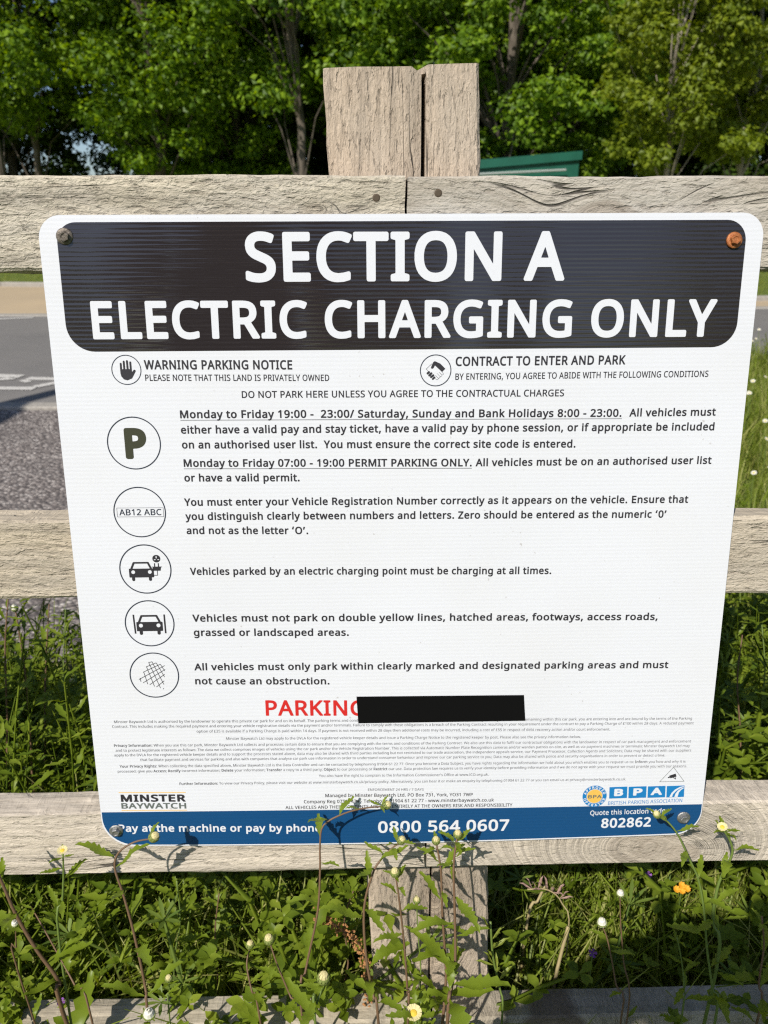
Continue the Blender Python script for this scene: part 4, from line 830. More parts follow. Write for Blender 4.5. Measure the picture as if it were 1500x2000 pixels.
# hatched area icon
kx, ky = 46.9 / 1220, 46.6 / 1075
hq = lambda x, y: ((x - 760) * kx, (y - 665) * ky)
g = Geo()
for (a, b) in (((640, 365), (735, 345)), ((575, 465), (830, 372)), ((490, 590), (930, 405)), ((375, 760), (1030, 440)), ((470, 840), (1035, 530)), ((625, 890), (1015, 645)), ((785, 945), (990, 800)),
               ((405, 725), (420, 815)), ((505, 575), (580, 875)), ((585, 460), (740, 930)), ((648, 365), (885, 975)), ((728, 345), (975, 890)), ((830, 375), (1005, 710)), ((925, 405), (1020, 570)), ((945, 1000), (965, 975))):
    q = pline('', 64.0, 409.2, [hq(*a), hq(*b)], .55, None); g.add(np.concatenate(q.V) + np.array([0, 0, .000004 * (g.n % 5)]), [(3, 2, 1, 0)])
link_mesh('hatching_icon', g.mesh('hatching_icon', [M_INK]), None, sign)
# number plate frame, logo blocks, round badge, camera triangle
def outline(name, P, w, m):
    P = [Vector(p) for p in P]; n = len(P); c = sum(P, Vector((0, 0))) / n; Q = []
    for i in range(n):
        a, b = (P[i] - P[i - 1]).normalized(), (P[(i + 1) % n] - P[i]).normalized(); d = (b - a).normalized(); k = w / max(.3, math.sqrt((1 + a.dot(b)) / 2) if a.dot(b) > -.99 else .3)
        if d.dot(c - P[i]) < 0: d = -d
        Q.append(P[i] + d * k)
    g = Geo(); g.add([(p.x / 1000, -p.y / 1000, ZL) for p in P + Q], [(i, n + i, n + (i + 1) % n, (i + 1) % n) for i in range(n)])
    return link_mesh(name, g.mesh(name, [m]), None, sign)
outline('plate_frame', [(43.0, 246.2), (84.4, 246.4), (84.4, 254.9), (43.0, 254.7)], .3, M_INK)
outline('warning_triangle', [(566.9, 516.9), (579.2, 533.6), (553.8, 533.6)], .45, M_GREYI)
icon('camera_icon', 567, 527.5, 1.0, [pol_([(-3.4, -.6), (2.4, -2.7), (3.4, .2), (-2.2, 1.8)], .3), cap_(-3.4, .9, -4.3, 1.2, .7), cap_(.6, 1.6, 2.4, 2.6, .35), cap_(2.6, 1.4, 3.0, 3.2, .35)], [], M_INK, 7, .14)
for (xa, xb) in ((504.3, 522.2), (523.6, 541.5), (542.9, 560.6), (561.9, 579.6)):
    bl = slab('logo_block', [(xa, 538.3), (xb, 538.0), (xb + .5, 551.0), (xa + .5, 551.3)], None, ZL, M_LBLUE, sign)
icon('road_logo', 571, 544.6, 1.0, [pol_([(-5.6, 6.2), (-3.9, 1.8), (-.6, -2.2), (4.0, -5.0), (8.2, -6.0), (8.2, -5.2), (4.6, -3.6), (.6, -.6), (-2.2, 3.0), (-2.9, 6.2)], 0),
     pol_([(-.6, 6.2), (.3, 2.4), (2.4, -.8), (5.4, -3.2), (8.2, -4.4), (8.2, -3.6), (5.6, -1.6), (3.6, 1.2), (2.7, 6.2)], 0)], [], M_LETW, 9, .14, .00020)
icon('badge', 490.0, 548.3, 1.0, [cir_(0, 0, 12.1)], [cir_(0, 0, 8.1)], M_LBLUE, 14, .25)
icon('badge_centre', 490.0, 548.3, 1.0, [cir_(0, 0, 7.7)], [], M_GOLD, 10, .25)
link_mesh('badge_lettering', text_mesh('badge_lettering', 'BPA', (483.5, 550.6), (497.2, 550.6), 3.8, 22, .00020, M_GREYI, 12), None, sign)
def arc_text(txt, cx, cy, r, a0, a1, cap, flip):
    VV = []; FF = []; n = 0
    for i, ch in enumerate(txt):
        ad, v, f = glyph(ch, 26, 12, 2); t = math.radians(a0 + (a1 - a0) * (i + .5) / len(txt)); s = cap / 530
        q = (v - np.array([(v[:, 0].min() + v[:, 0].max()) / 2, 240])) * s
        ux, uy = (-math.sin(t), math.cos(t)) if flip else (math.sin(t), -math.cos(t)); wx, wy = (-math.cos(t), -math.sin(t)) if flip else (math.cos(t), math.sin(t))
        X = cx + r * math.cos(t) + q[:, 0] * ux + q[:, 1] * wx; Y = cy + r * math.sin(t) * -1 - (q[:, 0] * uy + q[:, 1] * wy)
        VV.append(np.stack([X / 1000, -Y / 1000, np.full(len(v), .00020)], 1)); FF.append(f + n); n += len(v)
    return mesh_np('badge_lettering', np.vstack(VV), [np.vstack(FF)], False, [M_LETW])
link_mesh('badge_lettering', arc_text('APPROVED', 490.0, 548.3, 10.1, 170, 10, 2.9, False), None, sign)
link_mesh('badge_lettering', arc_text('OPERATOR', 490.0, 548.3, 10.1, 190, 350, 2.9, True), None, sign)

# bolts
def rusty(name, a, b, metal):
    n = N(name); g = n.noise(n.obj(), 500, 4, .7)
    n.put(n.b.inputs['Base Color'], n.ramp(g, [(.35, a), (.65, b)])); n.b.inputs['Roughness'].default_value = .5; n.b.inputs['Metallic'].default_value = metal
    n.put(n.b.inputs['Normal'], n.bump(g, .0005)); return n.m
M_RUST = rusty('rusty_steel', (.30, .085, .022), (.50, .19, .06), .25)
M_DULL = rusty('dull_brown_steel', (.11, .09, .07), (.30, .26, .22), .6)
M_ZINC = rusty('zinc_steel', (.25, .25, .25), (.5, .49, .47), .85)
for (x, y, m, lb, tl) in ((21.3, 16.6, M_DULL, 'dull brown hex head bolt at the top left corner', 8), (575.6, 21.9, M_RUST, 'bright rusty bolt at the top right corner', -5), (13.6, 576.2, M_ZINC, None, 4), (581.6, 574.4, M_ZINC, None, 0)):
    bo = empty('bolt'); bo.parent = sign; bo.location = fm(x, y, 0); bo.rotation_euler = (math.radians(tl), math.radians(tl * .6), math.radians(tl * 3))
    if lb: bo['label'] = lb
    g = Geo(); g.lathe([(.0066, .0003), (.0068, .0011), (.0058, .0018), (.0036, .0018)], 24, 0); link_mesh('washer', g.mesh('washer', [m], True), None, bo)
    g = Geo(); g.lathe([(.0041, .0018), (.0042, .0019), (.0042, .0046), (.0037, .0053), (.0026, .0053), (.0022, .0047), (.0004, .0047)], 6, 0); link_mesh('bolt_head', g.mesh('bolt_head', [m]), None, bo)

# ------------------------------------------------------------------ foliage builders
def leaves_np(P, Nrm, size, r, aspect=.75, fold=.18, tilt=.6):
    """one folded rhomb leaf per point; P centres, Nrm facing directions"""
    n = len(P); Nn = Nrm + r.normal(0, tilt, (n, 3)); Nn /= np.linalg.norm(Nn, axis=1)[:, None]
    A = r.normal(0, 1, (n, 3)); A[:, 2] -= .5; A -= Nn * (A * Nn).sum(1)[:, None]; A /= np.linalg.norm(A, axis=1)[:, None]
    B_ = np.cross(Nn, A); s = (size if hasattr(size, '__len__') else np.full(n, size))[:, None]
    tip = P + A * s * .55; base = P - A * s * .45; w = s * aspect * .5
    l = P + B_ * w + A * s * .02 - Nn * s * fold; rr = P - B_ * w + A * s * .02 - Nn * s * fold
    V = np.stack([base, rr, tip, l], 1).reshape(-1, 3); i = np.arange(n)[:, None] * 4
    F = np.concatenate([i + np.array([[0, 1, 2]]), i + np.array([[0, 2, 3]])])
    return V, F

M_BARK = N('bark'); _v = M_BARK.obj(); _g = M_BARK.noise(M_BARK.vmul(_v, (14, 14, 3)), 1, 5, .65)
M_BARK.put(M_BARK.b.inputs['Base Color'], M_BARK.ramp(_g, [(.3, (.06, .048, .036)), (.6, (.17, .14, .11)), (.8, (.24, .21, .17))])); M_BARK.b.inputs['Roughness'].default_value = .9
M_BARK.put(M_BARK.b.inputs['Normal'], M_BARK.bump(_g, .03)); M_BARK = M_BARK.m
M_PALEBARK = plain('pale_bark', (.36, .31, .24), .85)
LEAF_MID = leafmat('leaf_mid_green', (.055, .115, .008), (.135, .24, .010), (.28, .42, .020), .42, .5)
LEAF_SHADE = leafmat('leaf_shade_green', (.022, .048, .006), (.05, .095, .008), (.10, .16, .010), .26, .55)  # darker copy of the mid leaf, deep-wood shade put into its colour
LEAF_LIME = leafmat('leaf_yellow_green', (.12, .17, .010), (.19, .25, .014), (.28, .34, .025), .44, .5)

def tree_meshes(seed, h, rx, ry, zc, rz, nclump, nleaf, cr, leaf, leafsize, trunk_r, barkm, bottom=.6):
    r = np.random.default_rng(seed); g = Geo(); R_ = random.Random(seed)
    pts = [(0, 0, -.1)]; x = y = 0
    for k in range(1, 9):
        x += R_.uniform(-.12, .12); y += R_.uniform(-.12, .12); pts.append((x, y, h * k / 9))
    g.tube(pts, [trunk_r * (1.25 if k == 0 else 1 - .85 * k / 8) for k in range(9)], 9)
    trunk = g.mesh('trunk', [barkm], True)
    # clump centres through the crown's volume, biased to the outside
    u = r.normal(0, 1, (nclump, 3)); u /= np.linalg.norm(u, axis=1)[:, None]
    q = r.uniform(.35, 1.0, nclump) ** .6
    c = u * q[:, None] * np.array([rx, ry, rz]) + np.array([0, 0, zc]); c = c[c[:, 2] > bottom]
    gl = Geo()
    for cc in c[::4]:
        k = min(7, max(1, int((cc[2] * .7) / h * 8))); p = Vector(pts[k]); e = Vector(cc); m = (p + e) / 2 + Vector((R_.uniform(-.2, .2), R_.uniform(-.2, .2), .25))
        gl.tube([p, m, e], [trunk_r * .22, trunk_r * .13, .006], 5, cap=False)
    limbs = gl.mesh('limb', [barkm], True)
    P = []; Nn = []
    for cc in c:
        d = r.normal(0, 1, (nleaf, 3)); d /= np.linalg.norm(d, axis=1)[:, None]
        k = r.uniform(.35, 1.05, nleaf)[:, None]; s = cr * r.uniform(.6, 1.35)
        # sprays: leaves gather on a few drooping fans
        P.append(cc + d * k * s * np.array([1.15, 1.15, .62])); Nn.append(d * .8 + np.array([0, -.25, .75]))
    P = np.vstack(P); Nn = np.vstack(Nn)
    V, F = leaves_np(P, Nn, leafsize * r.uniform(.6, 1.3, len(P)), r)
    crown = mesh_np('crown', V, [F], False, [leaf])
    return trunk, limbs, crown

def add_tree(ms, x, y, rot, sc, label, group, name='tree'):
    t = empty(name); t.location = (x, y, 0); t.rotation_euler = (0, 0, rot); t.scale = (sc, sc, sc)
    tag(t, label, 'tree', group)
    for nm, me in zip(('trunk', 'limb', 'crown'), ms): link_mesh(nm, me, None, t)
    return t
T_A = tree_meshes(1, 8.0, 2.3, 2.0, 4.3, 3.9, 165, 270, .40, LEAF_MID, .102, .13, M_BARK)
T_B = tree_meshes(2, 8.6, 2.2, 2.0, 5.2, 3.7, 125, 270, .44, LEAF_MID, .105, .12, M_BARK, 1.6)
T_C = tree_meshes(3, 9.0, 2.6, 2.2, 4.8, 4.6, 150, 190, .50, LEAF_SHADE, .14, .15, M_BARK, .4)
T_D = tree_meshes(5, 5.2, 1.15, 1.1, 3.2, 2.3, 105, 240, .25, LEAF_LIME, .070, .045, M_PALEBARK, 1.35)
T_E = tree_meshes(6, 9.0, 1.6, 1.6, 5.2, 3.6, 90, 210, .40, LEAF_MID, .10, .085, M_BARK, 1.5)
GB = 'trees of the wood behind the car park'
def tr(px, Y): return (px - 750) / FPX * (Y * math.cos(PITCH) + .2)
front = [
 (T_E, 12, 15.0, .3, 1.0, 'thin dark tree with a leaning bare trunk at the left edge of the wood'),
 (T_E, 95, 17.5, 1.9, 1.0, 'thin trunked tree beside the gap of sky at the left'),
 (T_B, 330, 16.0, 2.2, 1.0, 'bright green tree standing right of the sky gap on the left'),
 (T_A, 470, 17.5, 4.0, 1.0, 'leafy tree left of the post, between the sky gap and the straight bare trunk'),
 (T_E, 592, 15.0, .9, 1.1, 'tall tree with a straight pale trunk just left of the wooden post'),
 (T_A, 800, 16.5, 5.3, 1.0, 'dense broadleaved tree directly behind the top of the wooden post'),
 (T_A, 985, 14.8, .2, .98, 'bright leafy tree above the left half of the green container'),
 (T_B, 1120, 17.0, 3.1, 1.0, 'broadleaved tree above the right end of the green container'),
]
for ms, px, Y, rot, sc, lb in front: add_tree(ms, tr(px, Y), Y, rot, sc, lb, GB, 'woodland_tree')
add_tree(T_D, tr(1303, 11.2), 11.2, .7, 1.0, 'yellow green sapling with a slim pale trunk, right of the green container', GB, 'sapling')
add_tree(T_D, tr(1440, 12.2), 12.2, 2.9, 1.15, 'larger yellow green sapling at the right edge of the wood', GB, 'sapling')
back = [(T_C, -260, 22, 0), (T_C, -40, 23, 1.2), (T_C, 410, 21, 2.4), (T_C, 520, 24.5, 3.3), (T_C, 740, 21, .5), (T_C, 900, 20.5, 4.4), (T_C, 1040, 21, 5.2), (T_C, 1190, 20, 1.6), (T_C, 1330, 19, 2.2), (T_C, 1480, 18.5, 3.9), (T_C, 1650, 19, .8),
        (T_C, 640, 27, 2.0), (T_C, 830, 26, 1.0), (T_C, 1100, 26, 3.0), (T_C, 1400, 24, 4.0), (T_C, 300, 27, 5.0), (T_A, -420, 17, 1), (T_A, 1800, 16, 2)]
BL = {-260: 'dark tree outside the picture at the far left of the wood', -40: 'dark tree filling the upper left corner behind the thin trunks', 410: 'dark tree right of the sky gap, behind the bright green tree', 520: 'dark tree deep in the wood left of the straight pale trunk',
      740: 'dark tree deep in the wood straight behind the wooden post', 900: 'dark tree in the shade behind the post and the left end of the container', 1040: 'dark tree in the shade directly above the green container', 1190: 'dark tree in the shade between the container and the slim sapling',
      1330: 'dark tree in the shade right behind the slim sapling', 1480: 'dark tree in the shade behind the larger sapling at the right edge', 1650: 'dark tree just outside the right edge of the picture', 640: 'farthest dark tree between the straight trunk and the post', 830: 'farthest dark tree behind the split in the post top',
      1100: 'farthest dark tree above the right end of the container', 1400: 'farthest dark tree between the two saplings', 300: 'farthest dark tree right of the sky gap', -420: 'leafy tree well outside the left edge of the picture', 1800: 'leafy tree well outside the right edge of the picture'}
for ms, px, Y, rot in back:
    add_tree(ms, tr(px, Y), Y, rot, 1.0, BL[px], 'dark trees deep in the wood', 'woodland_tree')
# the wood goes on to both sides of the view
for k in range(26):
    sd_ = -1 if k % 2 else 1; q = 8.5 + (k // 2) * 2.1; R0 = random.Random(k)
    add_tree((T_A, T_C, T_B, T_C)[k % 4], sd_ * q + R0.uniform(-.5, .5), 16.5 + R0.uniform(-1, 5), R0.uniform(0, 6), R0.uniform(.9, 1.1), 'broadleaved tree of the wood outside the %s edge of the picture' % ('left' if sd_ < 0 else 'right'), 'trees of the wood outside the %s edge of the picture' % ('left' if sd_ < 0 else 'right'), 'woodland_tree')
# trees across the car park behind the viewer, which the glossy title band mirrors
for k, (x, y, rot, sc) in enumerate([(-11, -17, .4, .52), (-6.5, -19, 1.9, .5), (-2.4, -16, 3.0, .62), (.6, -17, .3, .66), (4.2, -19, 4.2, .45), (8.0, -16, 5.2, .62), (11, -17, 2.0, .6), (-15, -16, 5, .6)]):
    add_tree(T_A if k % 2 else T_B, x, y, rot, sc, 'low tree across the car park behind the viewer, mirrored in the title band', 'low trees behind the viewer', 'low_tree')

# ------------------------------------------------------------------ green container by the wood
M_GREEN = N('green_painted_steel'); _p = M_GREEN.obj(); _n1 = M_GREEN.noise(_p, 3, 4)
M_GREEN.put(M_GREEN.b.inputs['Base Color'], M_GREEN.ramp(_n1, [(.3, (.008, .085, .055)), (.7, (.012, .12, .078))])); M_GREEN.b.inputs['Roughness'].default_value = .45; M_GREEN = M_GREEN.m
M_LIP = plain('galvanised_lip', (.42, .46, .45), .5, .3)
bin_ = empty('waste_container', loc=(2.34, 13.4, 0))
tag(bin_, 'green painted steel waste container with a sloping top beyond the fence, right of the post', 'container')
xl, xr = -2.2, .66
def slope(x): return 1.625 + (x + 1.0) * .083
g = Geo()
V = []
for y in (-.0, 1.4):
    V += [(xl, y, .12), (xr, y, .12), (xr, y, slope(xr) - .13), (xl, y, slope(xl) - .13)]
g.add(V, [(0, 1, 2, 3), (5, 4, 7, 6), (1, 5, 6, 2), (4, 0, 3, 7), (3, 2, 6, 7), (0, 4, 5, 1)])
link_mesh('body', g.mesh('body', [M_GREEN]), None, bin_)
g = Geo(); V = []
for y in (-.05, 1.45):
    V += [(xl - .05, y, slope(xl) - .125), (xr + .03, y, slope(xr) - .125), (xr + .03, y, slope(xr)), (xl - .05, y, slope(xl))]
g.add(V, [(0, 1, 2, 3), (5, 4, 7, 6), (1, 5, 6, 2), (4, 0, 3, 7), (3, 2, 6, 7), (0, 4, 5, 1)])
link_mesh('lid', g.mesh('lid', [M_GREEN]), None, bin_)
g = Geo(); g.tube([(xl, -.09, 1.372), (.45, -.09, 1.492)], .018, 6); link_mesh('handrail', g.mesh('handrail', [M_LIP]), None, bin_)
for x in (-1.6, -.5, .5):
    g = Geo(); g.box(x - .04, x + .04, -.035, -.002, .2, 1.3); link_mesh('rib', g.mesh('rib', [M_GREEN]), None, bin_)
for x in (-1.7, .3):
    for y in (.25, 1.15):
        g = Geo(); g.tube([(x, y - .04, .08), (x, y + .04, .08)], .08, 12); link_mesh('wheel', g.mesh('wheel', [plain('black_rubber', (.02, .02, .02), .8)]), None, bin_)

# ------------------------------------------------------------------ weeds, grass and ground cover
G_BRIGHT = leafmat('weed_leaf', (.105, .165, .012), (.17, .24, .016), (.26, .33, .035), .36, .42)
G_MID = leafmat('cover_leaf', (.11, .165, .012), (.18, .25, .016), (.27, .34, .035), .36, .5)
G_GRASS = leafmat('grass_blade', (.15, .21, .020), (.24, .31, .035), (.48, .46, .16), .36, .5)
G_COOL = leafmat('bluish_leaf', (.10, .165, .030), (.16, .23, .040), (.22, .30, .05), .3, .5)
M_STEMG = plain('green_stem', (.14, .20, .04), .55)
M_STEMR = plain('reddish_stem', (.17, .10, .055), .6)
M_STRAW = plain('straw', (.42, .34, .17), .75)
M_BRACT = plain('bud_bract', (.20, .24, .06), .6)
M_CREAM = plain('bud_tip', (.68, .60, .30), .7)
M_YEL = plain('yellow_petal', (.75, .52, .05), .6)
M_PWHITE = plain('white_petal', (.78, .76, .66), .6)
M_PURP = plain('purple_petal', (.35, .12, .50), .6)
M_ORANGE = plain('orange_petal', (.75, .36, .02), .6)
M_RUSTY = plain('rusty_seed', (.40, .19, .07), .8)

def leaf_geo(w=.3, teeth=0, droop=.35, fold=.25, st=5, seed=0, tooth=.25, base=.18):
    """unit leaf along +x, face up; returns V, tri F"""
    R_ = random.Random(seed); V = [(0, 0, 0)]; rows = []
    n = st if not teeth else teeth * 2
    for i in range(1, n):
        t = i / n
        ww = w * .5 * (math.sin(math.pi * min(1, t ** .85)) ** .75 if t < 1 else 0) * (base + (1 - base) * min(1, t * 2.2))
        if teeth: ww *= (1 + tooth) if i % 2 else (1 - tooth)
        z = -droop * t * t + .06 * math.sin(t * 7 + seed); tw = R_.uniform(-.05, .05)
        xo = .05 if teeth and i % 2 else 0
        rows.append(len(V)); V += [(t + xo, ww, z + fold * ww + tw * ww), (t, 0, z), (t + xo, -ww, z + fold * ww - tw * ww)]
    V.append((1, 0, -droop)); last = len(V) - 1; F = [(0, rows[0] + 1, rows[0]), (0, rows[0] + 2, rows[0] + 1)]
    for a, b in zip(rows[:-1], rows[1:]):
        F += [(a, a + 1, b + 1), (a, b + 1, b), (a + 1, a + 2, b + 2), (a + 1, b + 2, b + 1)]
    a = rows[-1]; F += [(a, a + 1, last), (a + 1, a + 2, last)]
    return np.array(V, float), np.array(F)

def rot_to(d, up=(0, 0, 1)):
    x = Vector(d).normalized(); z = Vector(up); y = z.cross(x)
    if y.length < 1e-3: y = Vector((0, 1, 0)).cross(x)
    y.normalize(); z = x.cross(y); return np.array([x, y, z]).T

class Sprig:
    def __init__(s): s.V = []; s.F = []; s.n = 0
    def add(s, V, F): s.V.append(V); s.F.append(F + s.n); s.n += len(V)
    def leaf(s, p, d, L, spec): s.add((spec[0] * L) @ rot_to(d).T + np.array(p), spec[1])
    def stalk(s, pts, r):
        for a, b in zip(pts[:-1], pts[1:]):
            a = np.array(a); b = np.array(b); c = np.array([[r, 0, 0], [-r * .5, r * .87, 0], [-r * .5, -r * .87, 0]])
            s.add(np.vstack([a + c, b + c * .8]), np.array([(0, 1, 4), (0, 4, 3), (1, 2, 5), (1, 5, 4), (2, 0, 3), (2, 3, 5)]))
    def get(s): return np.vstack(s.V), np.vstack(s.F)

def mk_sprigs(kind, count):
    out = []
    for q in range(count):
        R_ = random.Random(kind + str(q)); s = Sprig(); H = 1.0
        if kind == 'oval':
            lf = [leaf_geo(.62, 0, .25, .3, 4, k) for k in range(3)]; pts = [(0, 0, 0)]; x = y = 0
            for k in range(1, 13): x += R_.uniform(-.05, .05); y += R_.uniform(-.05, .05); pts.append((x, y, k / 12))
            s.stalk(pts, .009)
            for k in range(1, 13):
                a0 = R_.uniform(0, 6.28)
                for j in range(5 if k == 12 else R_.choice([2, 3, 4])):
                    a = a0 + j * (1.26 if k == 12 else 2.2) + R_.uniform(-.4, .4)
                    s.leaf(pts[k], (math.cos(a), math.sin(a), R_.uniform(.1, .8)), R_.uniform(.03, .065), R_.choice(lf))
        elif kind == 'tooth':
            lf = [leaf_geo(.30, 3, .4, .25, 0, k, .3) for k in range(3)]; pts = [(0, 0, 0)]; x = y = 0
            for k in range(1, 6): x += R_.uniform(-.05, .05); y += R_.uniform(-.05, .05); pts.append((x, y, k / 5))
            s.stalk(pts, .012)
            for k in range(20):
                t = (k + 1) / 20 * 5; i = min(4, int(t)); f = t - i; p = [pts[i][c] * (1 - f) + pts[i + 1][c] * f for c in range(3)] if i < 5 else pts[5]
                a = k * 2.4; s.leaf(p, (math.cos(a), math.sin(a), R_.uniform(.3, 1.2)), R_.uniform(.055, .115) * (1.15 - .4 * k / 20), R_.choice(lf))
        elif kind == 'tall':
            lf = [leaf_geo(.20, 4, .45, .25, 0, k, .25) for k in range(3)]; pts = [(0, 0, 0)]; x = y = 0
            for k in range(1, 7): x += R_.uniform(-.03, .03); y += R_.uniform(-.03, .03); pts.append((x, y, k / 6))
            s.stalk(pts, .0028)
            for k in range(22):
                t = (k + 1) / 22 * 6; i = min(5, int(t)); f = t - i; p = [pts[i][c] * (1 - f) + pts[i + 1][c] * f for c in range(3)]
                a = k * 2.4; s.leaf(p, (math.cos(a), math.sin(a), R_.uniform(.5, 1.6)), R_.uniform(.05, .11) * (1.2 - .6 * k / 22), R_.choice(lf))
        elif kind == 'whorl':
            lf = leaf_geo(.22, 0, .15, .2, 3, 1); pts = [(0, 0, 0)]; x = y = 0
            for k in range(1, 6): x += R_.uniform(-.08, .08); y += R_.uniform(-.08, .08); pts.append((x, y, k / 5))
            s.stalk(pts, .008)
            for k in range(1, 6):
                for j in range(7):
                    a = j * .9 + k; s.leaf(pts[k], (math.cos(a), math.sin(a), .35 if k < 5 else .7), R_.uniform(.06, .095), lf)
        elif kind == 'grass':
            for b in range(9):
                a = R_.uniform(0, 6.28); Lb = R_.uniform(.5, 1.0); w = R_.uniform(.004, .011); bend = R_.uniform(.08, .55); ox, oy = R_.uniform(-.08, .08), R_.uniform(-.08, .08)
                dx, dy = math.cos(a), math.sin(a); V = []
                for i in range(5):
                    t = i / 4; r_ = bend * t * t; ww = w * (1 - t ** 2) + .001
                    px_, py_, pz_ = ox + dx * r_ * Lb, oy + dy * r_ * Lb, Lb * (t - .25 * bend * t * t)
                    V += [(px_ - dy * ww, py_ + dx * ww, pz_), (px_ + dy * ww, py_ - dx * ww, pz_)]
                F = [];
                for i in range(4): F += [(2 * i, 2 * i + 1, 2 * i + 3), (2 * i, 2 * i + 3, 2 * i + 2)]
                s.add(np.array(V), np.array(F))
        elif kind == 'daisyhead':
            pass
        out.append(s.get())
    return out

def scatter(name, variants, pts, hts, m, label, seed, lean=.25):
    """joins many small plants into one mesh: ground cover nobody could count"""
    r = np.random.default_rng(seed); VV = []; FF = []; n0 = 0
    pts = np.asarray(pts); hts = np.asarray(hts); which = r.integers(0, len(variants), len(pts))
    for k, (V, F) in enumerate(variants):
        idx = np.nonzero(which == k)[0]
        if not len(idx): continue
        a = r.uniform(0, 6.283, len(idx)); ca, sa = np.cos(a), np.sin(a); h = hts[idx]
        lx, ly = r.normal(0, lean, (2, len(idx)))
        x = V[None, :, 0] * ca[:, None] - V[None, :, 1] * sa[:, None]; y = V[None, :, 0] * sa[:, None] + V[None, :, 1] * ca[:, None]; z = np.repeat(V[None, :, 2], len(idx), 0)
        x = x + lx[:, None] * z * z; y = y + ly[:, None] * z * z
        W = np.stack([x, y, z], 2) * h[:, None, None] + pts[idx][:, None, :]
        VV.append(W.reshape(-1, 3)); FF.append((F[None] + (np.arange(len(idx)) * len(V))[:, None, None] + n0).reshape(-1, 3)); n0 += len(idx) * len(V)
    o = link_mesh(name, mesh_np(name, np.vstack(VV), [np.vstack(FF)], True, [m])); tag(o, label, 'ground cover', None, 'stuff'); return o

def patch(x, y, f=1.0, s=0):
    return .5 + .25 * math.sin(x * 5.1 * f + s) * math.cos(y * 6.3 * f + 1.3 * s) + .25 * math.sin(x * 11.7 * f + 2 * s + y * 3.1)
def rnd_pts(n, x0, x1, y0, y1, fn, seed):
    R_ = random.Random(seed); P = []; H = []
    while len(P) < n:
        x, y = R_.uniform(x0, x1), R_.uniform(y0, y1); h = fn(x, y, R_)
        if h: P.append((x, y, 0.0)); H.append(h)
        elif R_.random() < 1e-6: break
    return P, H
def left_limit(x): return 1.38 if x < -.2 else 1.38 + (x + .2) * 1.6
def near_h(base, s):
    def f(x, y, R_):
        if y > left_limit(x): return 0
        p = patch(x, y, 1, s)
        if R_.random() > .35 + p * .9 or (.12 < x < .55 and y < 1.1 and R_.random() < .5): return 0
        k = base * (.55 + .75 * p) * R_.uniform(.7, 1.25)
        if y < .60: k = min(k, .10 + max(0, (.55 - y)) * .3)
        return k
    return f
P, H_ = rnd_pts(3800, -1.3, 1.4, .60, 1.6, near_h(.27, 0), 1); scatter('ground_cover', mk_sprigs('oval', 7), P, H_, G_MID, 'dense low ground cover of small oval leaves below and behind the fence', 1)
P, H_ = rnd_pts(650, -1.4, 1.6, .66, 1.6, near_h(.28, 2), 2); scatter('leafy_weeds', mk_sprigs('tooth', 7), P, H_, G_BRIGHT, 'mass of toothed leaved weeds growing behind the lower fence rails', 2)
P, H_ = rnd_pts(600, -1.4, 1.6, .62, 1.5, near_h(.26, 4), 3); scatter('cleavers', mk_sprigs('whorl', 6), P, H_, G_COOL, 'tangle of whorled narrow leaves among the weeds behind the fence', 3)
P, H_ = rnd_pts(800, -1.4, 1.5, .70, 1.4, lambda x, y, R_: ((R_.uniform(.40, .60) if y < .98 else R_.uniform(.30, .44)) if y < left_limit(x) and not (-.34 < x < .52) else (R_.uniform(.26, .36) if y < .85 else 0)), 31); scatter('tall_weeds', mk_sprigs('tall', 8), P, H_, G_BRIGHT, 'thicket of thin upright leafy stems behind the fence', 31, .12)
def grass_near(x, y, R_):
    if y > left_limit(x): return 0
    p = .95 if .12 < x < .66 else .7
    if R_.random() > p: return 0
    if .10 < x < .66: return R_.uniform(.20, .36)
    return R_.uniform(.20, .37)
P, H_ = rnd_pts(4800, -1.3, 1.5, .61, 1.4, grass_near, 4); scatter('grass', mk_sprigs('grass', 8), P, H_, G_GRASS, 'long pale grass behind the bottom rail right of the post', 4)
P, H_ = rnd_pts(3800, -2.0, 2.2, -.5, .60, lambda x, y, R_: R_.uniform(.04, .10), 5); scatter('short_turf', mk_sprigs('grass', 5), P, H_, G_GRASS, 'short grass on the near side of the fence', 5)
# the verge that runs out to the road on the right
def vb(y):
    B_ = [(1.3, -.9), (2.0, .15), (2.6, .7), (4.3, 1.5), (5.55, 2.45), (6.1, 3.4)]
    for (a, b), (c, d) in zip(B_[:-1], B_[1:]):
        if a <= y <= c: return b + (d - b) * (y - a) / (c - a)
    return 99
def verge(hh):
    def f(x, y, R_):
        if x < max(vb(y), .30 * y) + R_.uniform(-.05, .05): return 0
        return R_.uniform(.6, 1.2) * hh * (.6 + .6 * patch(x, y, .6, 3))
    return f
P, H_ = rnd_pts(4200, .4, 4.0, 1.5, 6.05, verge(.26), 6); scatter('verge_grass', mk_sprigs('grass', 8), P, H_, G_GRASS, 'rough grass verge running out to the road on the right', 6)
P, H_ = rnd_pts(1300, .4, 4.2, 1.5, 6.0, verge(.22), 7); scatter('verge_weeds', mk_sprigs('oval', 7), P, H_, G_BRIGHT, 'small leaved weeds through the verge at the right', 7)
P, H_ = rnd_pts(500, .4, 4.2, 1.5, 6.0, verge(.24), 8); scatter('verge_leaves', mk_sprigs('tooth', 7), P, H_, G_MID, 'toothed leaved weeds through the verge at the right', 8)
